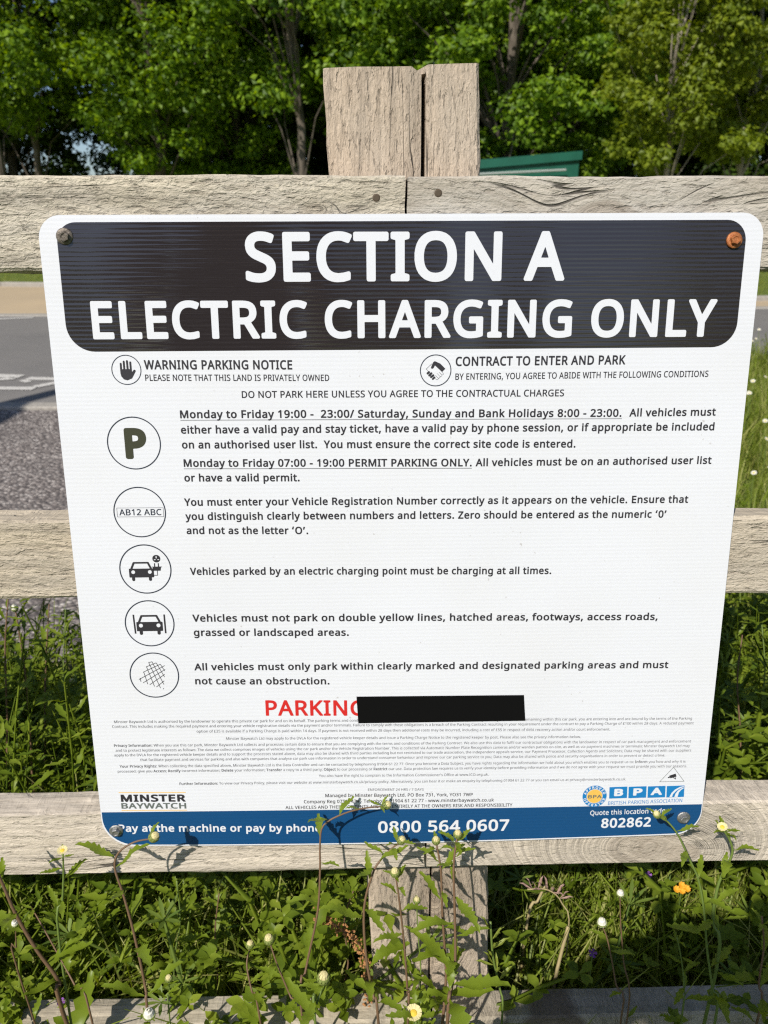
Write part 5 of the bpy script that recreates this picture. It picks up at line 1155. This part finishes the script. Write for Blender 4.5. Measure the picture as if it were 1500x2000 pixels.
# grass of the far verge beyond the path
def farh(x, y, R_):
    lim = 9.6 + .1 * max(0, x) + (1.3 if x < -2 else (.9 if x < 1 else 0))
    return R_.uniform(.05, .12) if y > lim and (x < -3.6 or x > 3.2) else 0
P, H_ = rnd_pts(3500, -8, 8, 9.5, 14.6, farh, 9); scatter('far_grass', mk_sprigs('grass', 5), [(a, b, 0) for a, b, _ in P], H_, G_GRASS, 'short bright grass between the buff path and the wood', 9)

# ---- shared pieces of the taller weeds
LEAFM = []
for k in range(6):
    V, F = leaf_geo(.23 + .03 * (k % 3), 5 + k % 3, .25 + .12 * (k % 3), .3, 0, k, .22 + .04 * (k % 2), .3); LEAFM.append(mesh_np('leaf', V, [F], True, [G_BRIGHT if k % 2 else G_MID]))
def head_mesh(kind):
    g = Geo()
    if kind == 'bud':            # closed composite head, pale tip
        g.lathe([(.10, -.45), (.30, -.42), (.46, -.15), (.47, .05), (.40, .2)], 14, 0)
        for k in range(16):
            a = k * 2 * math.pi / 16; c, s = math.cos(a), math.sin(a); r0, r1 = (.40, .22) if k % 2 else (.34, .10)
            g.add([(r0 * c - .06 * s, r0 * s + .06 * c, .05), (r0 * c + .06 * s, r0 * s - .06 * c, .05), (r1 * c, r1 * s, .55)], [(0, 1, 2), (2, 1, 0)], 1)
        g.lathe([(.36, .15), (.28, .38), (.06, .46)], 12, 1)
        for k in range(11):
            a = k * 2 * math.pi / 11 + .2; c, s = math.cos(a), math.sin(a)
            g.add([(.42 * c - .09 * s, .42 * s + .09 * c, -.25), (.42 * c + .09 * s, .42 * s - .09 * c, -.25), (.52 * c, .52 * s, .28)], [(0, 1, 2), (2, 1, 0)], 0)
        return g.mesh('flower_head', [M_BRACT, M_CREAM])
    if kind == 'white':
        g.lathe([(.08, -.45), (.32, -.40), (.45, -.12), (.44, .02)], 14, 0)
        for k in range(26):
            a = k * 2 * math.pi / 13 + (k // 13) * .24; c, s = math.cos(a), math.sin(a); r0 = .44 - .1 * (k // 13); r1 = .10; z = .60 - .05 * (k % 3)
            g.add([(r0 * c - .10 * s, r0 * s + .10 * c, -.12), (r0 * c + .10 * s, r0 * s - .10 * c, -.12), (r1 * c + .05 * s, r1 * s - .05 * c, z), (r1 * c - .05 * s, r1 * s + .05 * c, z)], [(0, 1, 2, 3)], 1)
        g.lathe([(.40, -.05), (.28, .35), (.05, .5)], 10, 1)
        return g.mesh('flower_head', [M_BRACT, M_PWHITE])
    if kind == 'open':
        g.lathe([(.05, -.3), (.25, -.25), (.32, 0), (.2, .12), (.02, .16)], 12, 0)
        for k in range(20):
            a = k * 2 * math.pi / 20; c, s = math.cos(a), math.sin(a); z = .12 + .05 * (k % 2)
            g.add([(.22 * c - .05 * s, .22 * s + .05 * c, .05), (.22 * c + .05 * s, .22 * s - .05 * c, .05), (.58 * c + .08 * s, .58 * s - .08 * c, z), (.58 * c - .08 * s, .58 * s + .08 * c, z)], [(0, 1, 2, 3)], 1)
        return g.mesh('flower_head', [M_YEL, M_CREAM])
    if kind == 'purple':
        for k in range(10):
            a = k * 2 * math.pi / 5; c, s = math.cos(a), math.sin(a)
            g.add([(.05 * c - .05 * s, .05 * s + .05 * c, 0), (.05 * c + .05 * s, .05 * s - .05 * c, 0), (.5 * c + .2 * s, .5 * s - .2 * c, .2), (.55 * c, .55 * s, .25), (.5 * c - .2 * s, .5 * s + .2 * c, .2)], [(0, 1, 2, 3, 4)], 0)
        return g.mesh('flower_head', [M_PURP])
    if kind == 'daisy':
        g.lathe([(.05, -.05), (.2, 0), (.16, .1), (.02, .14)], 8, 0)
        for k in range(12):
            a = k * 2 * math.pi / 12; c, s = math.cos(a), math.sin(a)
            g.add([(.18 * c - .05 * s, .18 * s + .05 * c, .02), (.18 * c + .05 * s, .18 * s - .05 * c, .02), (.55 * c + .09 * s, .55 * s - .09 * c, .05), (.55 * c - .09 * s, .55 * s + .09 * c, .05)], [(0, 1, 2, 3)], 1)
        return g.mesh('flower_head', [M_YEL, M_PWHITE])
HEAD = {k: head_mesh(k) for k in ('bud', 'white', 'open', 'purple', 'daisy')}

def smooth_path(P, k=4):
    """Catmull-Rom through the points"""
    P = [Vector(p) for p in P]; Q = [P[0] * 2 - P[1]] + P + [P[-1] * 2 - P[-2]]; out = []
    for i in range(1, len(Q) - 2):
        a, b, c, d = Q[i - 1:i + 3]
        for j in range(k):
            t = j / k; out.append(.5 * ((2 * b) + (c - a) * t + (2 * a - 5 * b + 4 * c - d) * t * t + (3 * b - a - 3 * c + d) * t ** 3))
    out.append(P[-1]); return out

def weed(label, px, d, r=1.6, red=True, head=('bud', 9), leaves=8, size=.04, seed=0, group='tall weeds growing up against the fence', name='flowering_weed', tophead=None, toptuft=3, lmax=1.0, cat='weed'):
    """px: photo points from the foot to the tip, seen on sight lines at distance d (foot, tip) in front of the sign's face"""
    R_ = random.Random(seed); n = len(px); W = []
    for i, (x, y) in enumerate(px):
        t = i / (n - 1); W.append(FM @ seen(x, y, d[0] + (d[1] - d[0]) * t))
    foot = W[0].copy()
    if foot.z > .02: W = [Vector((foot.x + R_.uniform(-.02, .02), foot.y + R_.uniform(-.01, .03), -.01))] + W
    pts = smooth_path(W)
    base = pts[0].copy(); base.z = 0
    t = empty(name, loc=base); tag(t, label, cat, group)
    g = Geo(); m = len(pts); g.tube([p - base for p in pts], [r * .00078 * (1.1 - .55 * i / m) for i in range(m)], 6)
    link_mesh('stem', g.mesh('stem', [M_STEMR if red else M_STEMG], True), None, t)
    def put(me, p, dr, L, up=None, nm='leaf'):
        o = link_mesh(nm, me, None, t); M_ = rot_to(dr, up or (0, 0, 1)); M4 = Matrix([list(M_[i] * L) + [0] for i in range(3)] + [[0, 0, 0, 1]])
        o.matrix_basis = Matrix.Translation(p - base) @ M4; return o
    for k in range(leaves):
        f = .12 + .83 * (k + R_.uniform(.2, .8)) / leaves; f = min(f * lmax, .97); i = int(f * (m - 1)); a = k * 2.4 + R_.uniform(-.5, .5) + seed
        L = size * R_.uniform(.65, 1.25) * (1.15 - .65 * f)
        put(R_.choice(LEAFM), pts[i], (math.cos(a), math.sin(a) * .8 - .1, R_.uniform(.35, 1.3)), L)
    T = (pts[-1] - pts[-2]).normalized(); tip = pts[-1]
    for k in range(toptuft):
        a = k * 2.1 + seed; put(R_.choice(LEAFM), pts[-2], Vector((math.cos(a), math.sin(a), .9)), size * .38)
    if head:
        kind, mm = head
        o = link_mesh('flower_head', HEAD[kind], None, t); up = T * .6 + Vector((0, -.35, .75)); q = up.to_track_quat('Z', 'Y')
        o.matrix_basis = Matrix.LocRotScale(tip - base + up.normalized() * mm * .00035, q, Vector((mm / 1000,) * 3))
    return t

weed('dark stemmed weed with a pale bud bent over the bottom left sign corner', [(290, 1990), (286, 1940), (262, 1825), (240, 1745), (224, 1695), (232, 1665), (262, 1645), (297, 1638)], (.07, .045), 1.8, True, ('bud', 11), 7, .046, 1, toptuft=1, lmax=.8)
weed('thick hairy dark stem leaning in from the left edge under the third rail', [(122, 1975), (116, 1920), (72, 1856), (32, 1788), (4, 1724), (-12, 1690)], (.05, .06), 2.6, True, None, 6, .055, 2, toptuft=2)
weed('thin arching weed stem left of the corner flower, crossing the bottom rail', [(180, 1995), (148, 1928), (120, 1876), (80, 1804), (60, 1770)], (.08, .02), 1.3, True, None, 5, .035, 3)
weed('leafy tuft with a yellow bud standing on the third rail left of the sign', [(118, 1860), (122, 1760), (124, 1710), (123, 1665)], (.05, .05), 1.6, False, ('open', 8), 6, .034, 4, toptuft=6, lmax=.95)
weed('long stem curving across the blue band with a bud by the printed telephone line', [(590, 1960), (596, 1900), (620, 1784), (625, 1700), (625, 1650), (632, 1612), (672, 1589), (715, 1578), (752, 1575)], (.055, .014), 1.6, True, ('bud', 9), 8, .034, 5, lmax=.99)
weed('weed with a purple brown stem in front of the left half of the post', [(739, 1997), (730, 1949), (715, 1868), (711, 1775), (727, 1709), (740, 1684), (762, 1660), (781, 1645)], (.06, .03), 1.9, True, ('bud', 9), 11, .044, 6)
weed('slender weed with a spiky yellow green head in front of the post', [(797, 1985), (796, 1940), (790, 1850), (780, 1760), (775, 1725), (772, 1709)], (.06, .05), 1.6, True, ('bud', 10), 9, .032, 7)
weed('weed with a round cream bud just under the sign in front of the post crack', [(865, 1990), (868, 1950), (871, 1895), (864, 1784), (861, 1700), (852, 1646)], (.06, .03), 2.0, True, ('bud', 9), 12, .046, 8)
weed('tallest reddish double stem before the right half of the post', [(874, 1995), (880, 1940), (889, 1880), (888, 1775), (886, 1690), (893, 1634)], (.075, .035), 2.2, True, ('bud', 9), 13, .05, 9, toptuft=5)
weed('small side weed with a clustered bud low in front of the post', [(818, 1990), (822, 1900), (816, 1820), (814, 1762)], (.05, .03), 1.2, False, ('bud', 8), 7, .034, 10)
weed('long pale stem arching over the bottom right corner of the sign', [(1396, 1998), (1391, 1930), (1381, 1855), (1375, 1780), (1364, 1718), (1345, 1675), (1325, 1632), (1305, 1606), (1285, 1594)], (.06, .04), 1.7, False, ('bud', 8), 8, .036, 11)
weed('bright branching weed with a yellow bud right of the sign corner', [(1398, 1900), (1392, 1800), (1400, 1740), (1410, 1710), (1430, 1668), (1425, 1640), (1411, 1619)], (.05, .05), 2.2, False, ('open', 8), 11, .038, 12, toptuft=6)
weed('dark stalk with a round white head, right one of the pair under the sign', [(1225, 1990), (1218, 1879), (1212, 1800), (1211, 1748)], (.02, .02), 1.2, True, ('white', 9), 3, .022, 13, toptuft=0)
weed('dark stalk with a white topped head, left one of the pair under the sign', [(1212, 1998), (1203, 1923), (1188, 1842), (1176, 1806)], (.06, .05), 1.3, True, ('white', 11), 4, .026, 14, toptuft=0)
weed('round spiny looking bud on a leafy stem left of the post foot', [(616, 1999), (619, 1960), (626, 1940), (631, 1916)], (.10, .09), 1.7, False, ('bud', 13), 4, .04, 15)
weed('large white cone shaped bud at the bottom edge left of the post', [(291, 2030), (291, 2000), (292, 1985)], (.10, .10), 1.5, True, ('white', 13), 4, .03, 16, toptuft=2)
weed('open pale yellow flower before the bottom rail below the post', [(812, 2040), (810, 2005), (808, 1984)], (.10, .10), 1.4, False, ('open', 13), 5, .035, 17, toptuft=3)
weed('fluffy yellow bud on a bent stem halfway between the left edge and the post', [(592, 2005), (568, 1948), (540, 1880), (527, 1840)], (.07, .05), 1.5, True, ('bud', 11), 7, .034, 18)
weed('smaller fluffy bud just left of the fluffy yellow one', [(509, 1998), (492, 1936), (482, 1885), (488, 1850)], (.07, .04), 1.4, True, ('bud', 9), 6, .03, 19)
weed('short stalk with a cream bud against the left edge below the third rail', [(36, 1900), (32, 1850), (30, 1806)], (.04, .05), 1.2, True, ('white', 8), 3, .03, 20, toptuft=0)
weed('pale bud low over the bottom rail left of centre', [(332, 1995), (331, 1950), (330, 1914)], (.07, .07), 1.1, False, ('bud', 8), 5, .026, 21)
weed('upright leafy weed with serrated leaves between the corner flower and the middle', [(430, 1995), (425, 1900), (420, 1820), (428, 1745)], (-.10, -.12), 1.6, True, None, 11, .05, 22)
weed('leafy stalk just behind the fence right of the bent corner stem', [(350, 1960), (340, 1880), (352, 1800), (345, 1720)], (-.10, -.10), 1.8, False, None, 11, .055, 23)
weed('serrated leafy weed beside the left edge of the post', [(670, 1960), (680, 1880), (672, 1800), (690, 1740)], (-.08, -.1), 1.6, True, None, 9, .045, 24)
weed('shaded leafy weed at the right edge in front of the bottom rail', [(1478, 1998), (1482, 1920), (1492, 1850), (1488, 1790)], (.05, .05), 1.7, True, None, 9, .04, 25)
weed('leafy weed standing in the shade below the bottom right sign corner', [(1330, 1998), (1336, 1930), (1330, 1870), (1322, 1830)], (.04, .03), 1.3, False, None, 9, .03, 26)
# behind the fence, left of the sign
LG = 'tall weeds beyond the fence left of the sign'
for k, (lb, px, hd) in enumerate([
    ('tall weed with a pale round bud reaching the middle rail near the left edge', [(70, 1560), (60, 1450), (50, 1320), (30, 1192)], ('white', 12)),
    ('weed with a bud against the left side of the sign at hatching icon height', [(75, 1545), (85, 1450), (108, 1385), (140, 1335)], ('bud', 11)),
    ('weed topped with a pale bud below the middle rail, left of the sign', [(130, 1545), (118, 1500), (102, 1450), (92, 1406)], ('bud', 12)),
    ('short weed with a yellowish bud near the left edge between the rails', [(40, 1560), (42, 1500), (31, 1440)], ('bud', 10)),
    ('weed with a small white bud low between the rails at the left', [(60, 1580), (56, 1540), (51, 1505)], ('white', 8)),
    ('white budded weed cut by the left picture edge between the rails', [(8, 1560), (4, 1510), (2, 1464)], ('white', 9)),
    ('leafy stalk reaching up behind the middle rail left of the sign', [(95, 1550), (88, 1400), (90, 1290), (96, 1180)], None),
    ('second leafy stalk behind the middle rail, beside the sign edge', [(140, 1540), (128, 1400), (124, 1290), (128, 1190)], None),
    ('dark stalk with drooping leaves at the far left behind the middle rail', [(20, 1560), (14, 1400), (10, 1260), (16, 1170)], None),
    ('serrated leafy weed close behind the third rail at the left', [(110, 1600), (100, 1520), (120, 1460), (112, 1400)], None),
    ('broad leaved weed close behind the third rail beside the sign', [(165, 1600), (158, 1540), (150, 1480), (152, 1420)], None),
    ('leafy weed at the left edge close behind the third rail', [(10, 1610), (20, 1540), (6, 1450), (12, 1370)], None)]):
    weed(lb, px, (-.38 - .05 * (k % 4), -.42 - .06 * (k % 4)), 2.2, k % 2 == 0, hd, 16, .050, 40 + k, LG)
# behind the fence, right of the sign
RG = 'tall weeds beyond the fence right of the sign'
for k, (lb, px) in enumerate([
    ('leafy weed between the sign edge and the right picture edge, below the middle rail', [(1440, 1560), (1446, 1440), (1440, 1330), (1450, 1240)]),
    ('leafy weed touching the right picture edge below the middle rail', [(1490, 1560), (1485, 1420), (1494, 1310), (1488, 1220)]),
    ('toothed leaved weed low at the right, above the third rail', [(1420, 1600), (1430, 1540), (1422, 1480), (1430, 1420)]),
    ('bushy weed low at the right picture edge, above the third rail', [(1480, 1600), (1470, 1530), (1480, 1470), (1476, 1400)])]):
    weed(lb, px, (-.35 - .06 * k, -.4 - .06 * k), 2.0, k % 2 == 0, None, 16, .048, 60 + k, RG)

# oat-like grass stalk right of the post, purple grass head, dock seed spike, orange and purple flowers
def stalk(name, label, px, d, r, m, extra, cat='grass stalk'):
    W = [FM @ seen(x, y, d) for x, y in px]
    if W[0].z > .02: W = [Vector((W[0].x, W[0].y + .02, -.01))] + W
    pts = smooth_path(W); base = pts[0].copy(); base.z = 0; t = empty(name, loc=base); tag(t, label, cat)
    g = Geo(); g.tube([p - base for p in pts], r, 5); link_mesh('stem', g.mesh('stem', [m], True), None, t)
    extra(t, [p - base for p in pts]); return t
SPK = leaf_geo(.22, 0, .1, .5, 4, 2); SPIKE = mesh_np('spikelet', SPK[0], [SPK[1]], False, [G_GRASS]); SPIKEP = mesh_np('spikelet', SPK[0], [SPK[1]], False, [plain('purplish_husk', (.34, .22, .18), .7)])
def spikes(me, i0, i1, L, n, seed):
    def f(t, pts):
        R_ = random.Random(seed)
        for k in range(n):
            p = pts[int(i0 + (i1 - i0) * k / n)]; a = R_.uniform(0, 6.28); dr = Vector((math.cos(a) * .5, math.sin(a) * .3, .8 if k % 4 else .2)); M_ = rot_to(dr)
            o = link_mesh('spikelet', me, None, t); o.matrix_basis = Matrix.Translation(p) @ Matrix([list(M_[i] * L) + [0] for i in range(3)] + [[0, 0, 0, 1]])
    return f
stalk('grass_stalk', 'green oat-like grass stalk right beside the right edge of the post', [(980, 2000), (976, 1930), (963, 1870), (958, 1800)], .02, .0012, M_STEMG, spikes(SPIKE, 9, 16, .021, 12, 1))
stalk('grass_stalk', 'drooping purplish grass head under the sign right of the post', [(1110, 1830), (1098, 1765), (1070, 1738), (1030, 1737)], -.10, .0009, M_STRAW, spikes(SPIKEP, 9, 16, .017, 14, 2))
stalk('grass_stalk', 'pale dry stalk leaning through the grass right of the post', [(1080, 1940), (1094, 1870), (1110, 1810)], -.08, .0022, M_STRAW, lambda t, p: None)
stalk('grass_stalk', 'dry straw stalk leaning left just beyond the purplish grass head', [(1030, 1800), (1050, 1760), (1064, 1730)], -.12, .0018, M_STRAW, lambda t, p: None)
def rust_blobs(t, pts):
    g = Geo(); R_ = random.Random(5)
    for i, p in enumerate(pts[5:]):
        for k in range(16):
            q = Vector(p) + Vector((R_.uniform(-1, 1), R_.uniform(-1, 1), R_.uniform(-1, 1))) * .0052; r = R_.uniform(.0009, .0018); M_ = Matrix.Translation(q)
            g.lathe([(r * .3, -r), (r, 0), (r * .3, r)], 5, 0, M_)
    link_mesh('seed_head', g.mesh('seed_head', [M_RUSTY]), None, t)
stalk('dock_stalk', 'rusty brown seed spike lying across the weeds left of the post', [(720, 1990), (716, 1900), (704, 1850), (675, 1822), (640, 1798), (622, 1786)], -.03, .0012, M_STEMR, rust_blobs, 'weed')
def flower_at(name, label, px, d, kind, mm, cat='flower', mat=None, h=.06, group=None):
    p = FM @ seen(px[0], px[1], d); base = Vector((p.x + .01, p.y + .01, 0)); t = empty(name, loc=base); tag(t, label, cat, group)
    g = Geo(); g.tube([(0, 0, 0), ((p.x - base.x) * .4, 0, p.z * .6), tuple(p - base)], .0009, 5); link_mesh('stem', g.mesh('stem', [M_STEMG]), None, t)
    o = link_mesh('flower_head', HEAD[kind], None, t); o.matrix_basis = Matrix.LocRotScale(p - base, Vector((0, -.5, .8)).to_track_quat('Z', 'Y'), Vector((mm / 1000,) * 3)); return t
flower_at('purple_flower', 'tiny purple flower among the grass under the white headed pair', (1157, 1862), -.05, 'purple', 9)
flower_at('purple_flower', 'tiny purple flower in shade right under the third rail', (1266, 1709), -.16, 'purple', 8)
flower_at('purple_flower', 'tiny purple flower at the bottom rail near the left edge', (120, 1957), -.03, 'purple', 8)
fo_ = mesh_np('flower_head', *(lambda g: (np.concatenate(g.V), [np.array(v) for v in g.F.values()]))((lambda g: ([g.add([(x + .25 * math.cos(a) * r, y + .25 * math.sin(a) * r, z) for (r, a, z) in ((0, 0, 0), (1, b - .4, .12), (1.25, b, .2), (1, b + .4, .12))], [(0, 1, 2, 3)]) for (x, y) in ((0, 0), (.45, .15), (-.4, .1), (.1, .4)) for b in [k * .8 for k in range(8)]], g)[1])(Geo())), False, [M_ORANGE])
HEAD['orange'] = fo_
flower_at('orange_flower', 'small cluster of orange yellow flowers below the right half of the sign', (1331, 1740), -.14, 'orange', 15)
# daisies in the right hand verge
R_ = random.Random(9)
for k in range(34):
    y = R_.uniform(1.9, 5.9); x = y * R_.uniform(.42, .50) + .05
    t = empty('daisy', loc=(x, y, 0)); tag(t, 'small white daisy in the grass verge right of the sign', 'daisy', 'daisies in the verge at the right'); h = R_.uniform(.22, .30)
    g = Geo(); g.tube([(0, 0, 0), (.01, 0, h * .6), (.005, .005, h)], .0012, 4)
    link_mesh('stem', g.mesh('stem', [M_STEMG]), None, t); o = link_mesh('flower_head', HEAD['daisy'], None, t); s = R_.uniform(.014, .024); o.matrix_basis = Matrix.LocRotScale(Vector((.005, .005, h)), Vector((R_.uniform(-.4, .4), -.5, .9)).to_track_quat('Z', 'Y'), Vector((s, s, s)))

# ------------------------------------------------------------------ the person whose shadow falls over the bottom right corner
def skin(name, joints, bones, m, parent, sub=2):
    me = bpy.data.meshes.new(name); me.from_pydata([j[0] for j in joints], bones, []); o = bpy.data.objects.new(name, me); COL.objects.link(o)
    md = o.modifiers.new('skin', 'SKIN'); md.use_smooth_shade = True
    for v, j in zip(me.skin_vertices[0].data, joints): v.radius = j[1] if hasattr(j[1], '__len__') else (j[1], j[1])
    me.skin_vertices[0].data[0].use_root = True
    sd = o.modifiers.new('sub', 'SUBSURF'); sd.levels = sd.render_levels = sub
    dg = bpy.context.evaluated_depsgraph_get(); nm = bpy.data.meshes.new_from_object(o.evaluated_get(dg)); bpy.data.objects.remove(o)
    nm.name = name; nm.materials.clear(); nm.materials.append(m); return link_mesh(name, nm, None, parent)
PXo, PYo = -.30, -.62
person = empty('person', loc=(PXo, PYo, 0)); tag(person, 'person in a dark jacket standing behind the camera position and holding up a phone', 'person')
M_SKIN = plain('skin', (.52, .33, .25), .5); M_JACK = plain('jacket_cloth', (.03, .035, .05), .8); M_JEAN = plain('denim', (.04, .06, .11), .85); M_HAIR = plain('hair', (.05, .03, .02), .6); M_SHOE = plain('shoe_leather', (.03, .025, .02), .5)
def rel(x, y, z): return (x - PXo, y - PYo, z)
pel, che = (0, 0, .92), (0, .01, 1.30)
hR, hL = rel(.085, -.035, 1.06), rel(-.085, -.035, 1.06)
J = [(pel, (.15, .11)), ((0, 0, 1.10), (.135, .10)), (che, (.16, .11)), ((0, .01, 1.41), (.07, .06)), ((0, .02, 1.47), (.055, .055)), ((0, .05, 1.56), (.075, .088)), ((0, .045, 1.645), (.068, .082)),
     ((.19, .01, 1.36), .055), ((.27, .16, 1.12), .042), (hR, .028), ((-.19, .01, 1.36), .055), ((-.20, .24, 1.10), .042), (hL, .028),
     ((.10, 0, .86), .085), ((.11, .02, .48), .06), ((.11, -.01, .09), .042), ((-.10, 0, .86), .085), ((-.11, .02, .48), .06), ((-.11, -.01, .09), .042)]
Bn = [(0, 1), (1, 2), (2, 3), (3, 4), (4, 5), (5, 6), (2, 7), (7, 8), (8, 9), (2, 10), (10, 11), (11, 12), (0, 13), (13, 14), (14, 15), (0, 16), (16, 17), (17, 18)]
BODY = skin('body', J, Bn, M_SKIN, person)
grow = lambda j, k: (j[0], tuple(q + k for q in (j[1] if hasattr(j[1], '__len__') else (j[1], j[1]))))
def lerp(a, b, t): return tuple(a[i] + (b[i] - a[i]) * t for i in range(3))
def garment(name, keep, off, m):
    """cloth following the body: the chosen faces pushed out along their normals, edges turned in"""
    import bmesh
    bb = bmesh.new(); bb.from_mesh(BODY.data); bb.normal_update()
    bmesh.ops.delete(bb, geom=[f for f in bb.faces if not keep(f.calc_center_median())], context='FACES')
    nn = {v: v.normal.copy() for v in bb.verts}
    for v in bb.verts: v.co += nn[v] * off
    ed = [e for e in bb.edges if e.is_boundary]
    ex = bmesh.ops.extrude_edge_only(bb, edges=ed)
    for v in [q for q in ex['geom'] if isinstance(q, bmesh.types.BMVert)]:
        near = min(nn, key=lambda w: (w.co - v.co).length_squared if w.is_valid else 9); v.co -= nn[near] * (off + .004)
    bmesh.ops.recalc_face_normals(bb, faces=bb.faces[:])
    me = bpy.data.meshes.new(name); bb.to_mesh(me); bb.free(); me.materials.append(m)
    me.polygons.foreach_set('use_smooth', np.ones(len(me.polygons), bool)); return link_mesh(name, me, None, person)
_hr, _hl = Vector(hR), Vector(hL)
hand_far = lambda c: min((c - _hr).length, (c - _hl).length) > .075
garment('jacket', lambda c: .885 < c.z < 1.445 and hand_far(c), .016, M_JACK)
garment('trousers', lambda c: .10 < c.z < .93 and hand_far(c), .010, M_JEAN)
garment('hair', lambda c: c.z > 1.50 and hand_far(c) and (c.z > 1.665 or c.y < .035) and abs(c.x) < .2, .014, M_HAIR)
for s in (-1, 1):
    skin('shoe', [((s * .11, -.05, .045), (.045, .045)), ((s * .11, .06, .04), (.045, .036)), ((s * .115, .15, .03), (.036, .026))], [(0, 1), (1, 2)], M_SHOE, person)
    hb = Vector(hR if s > 0 else hL)
    for f in range(4):                      # fingers close round the phone's edge
        z = .034 - .021 * f; L = (.024, .027, .025, .020)[f]
        a = hb + Vector((-s * .002, .012, z * .8)); b = a + Vector((-s * .012, L, 0)); c = b + Vector((-s * .016, L * .35, -.002)); d_ = c + Vector((-s * .012, -.004, -.002))
        skin('finger', [(tuple(a), (.0085, .0085)), (tuple(b), (.0082, .0082)), (tuple(c), (.0075, .0075)), (tuple(d_), (.006, .006))], [(0, 1), (1, 2), (2, 3)], M_SKIN, person, 1)
    a = hb + Vector((-s * .004, -.006, .02)); b = a + Vector((-s * .018, -.006, .018)); c = b + Vector((-s * .018, .004, .006))
    skin('thumb', [(tuple(a), (.011, .011)), (tuple(b), (.009, .009)), (tuple(c), (.0075, .0075))], [(0, 1), (1, 2)], M_SKIN, person, 1)
    for e in ((s * .03, .135, 1.60),):
        g = Geo(); g.lathe([(.001, -.011), (.009, -.006), (.011, 0), (.009, .006), (.001, .011)], 10, 0, Matrix.Translation(e) @ Matrix.Rotation(0, 4, 'X')); link_mesh('eye', g.mesh('eye', [plain('eye_white', (.7, .68, .65), .2)], True), None, person)
skin('nose', [((0, .135, 1.585), (.010, .012)), ((0, .152, 1.560), (.014, .012))], [(0, 1)], M_SKIN, person, 1)
phone = empty('phone', loc=(0, -.028, CAM_H - .05)); phone.rotation_euler = (-PITCH, 0, 0); tag(phone, 'black phone held up in both hands by the person behind the camera position', 'phone')
import bmesh
b_ = bmesh.new(); bmesh.ops.create_cube(b_, size=1); bmesh.ops.scale(b_, vec=(.150, .008, .075), verts=b_.verts); bmesh.ops.bevel(b_, geom=b_.edges[:], offset=.003, segments=2, affect='EDGES')
me = bpy.data.meshes.new('case'); b_.to_mesh(me); b_.free(); link_mesh('case', me, plain('phone_black', (.02, .02, .022), .3), phone)
g = Geo(); g.box(-.07, .07, -.0046, -.0042, -.033, .033); link_mesh('screen', g.mesh('screen', [plain('screen_glass', (.01, .01, .012), .05)]), None, phone)

# lamp-like pole added out of view, shaped to cast the shadow across the bay marking
lamp = empty('shadow_pole', loc=(-3.94, 1.23, 0)); tag(lamp, 'grey lamp-like pole added unseen left of the picture to cast the road shadow', 'lamp')
M_LAMP = plain('galvanised_steel', (.38, .39, .40), .45, .7)
g = Geo(); g.tube([(0, 0, 0), (0, 0, 1.1), (0, 0, 3.9)], [.07, .05, .04], 12); link_mesh('column', g.mesh('column', [M_LAMP], True), None, lamp)
g = Geo(); g.tube([(0, 0, 3.85), (-.04, -.2, 3.98), (-.24, -.60, 4.0)], [.035, .03, .03], 8); link_mesh('arm', g.mesh('arm', [M_LAMP], True), None, lamp)
g = Geo(); g.box(-.42, -.10, -.92, -.50, 3.94, 4.05); link_mesh('lantern', g.mesh('lantern', [M_LAMP]), None, lamp)
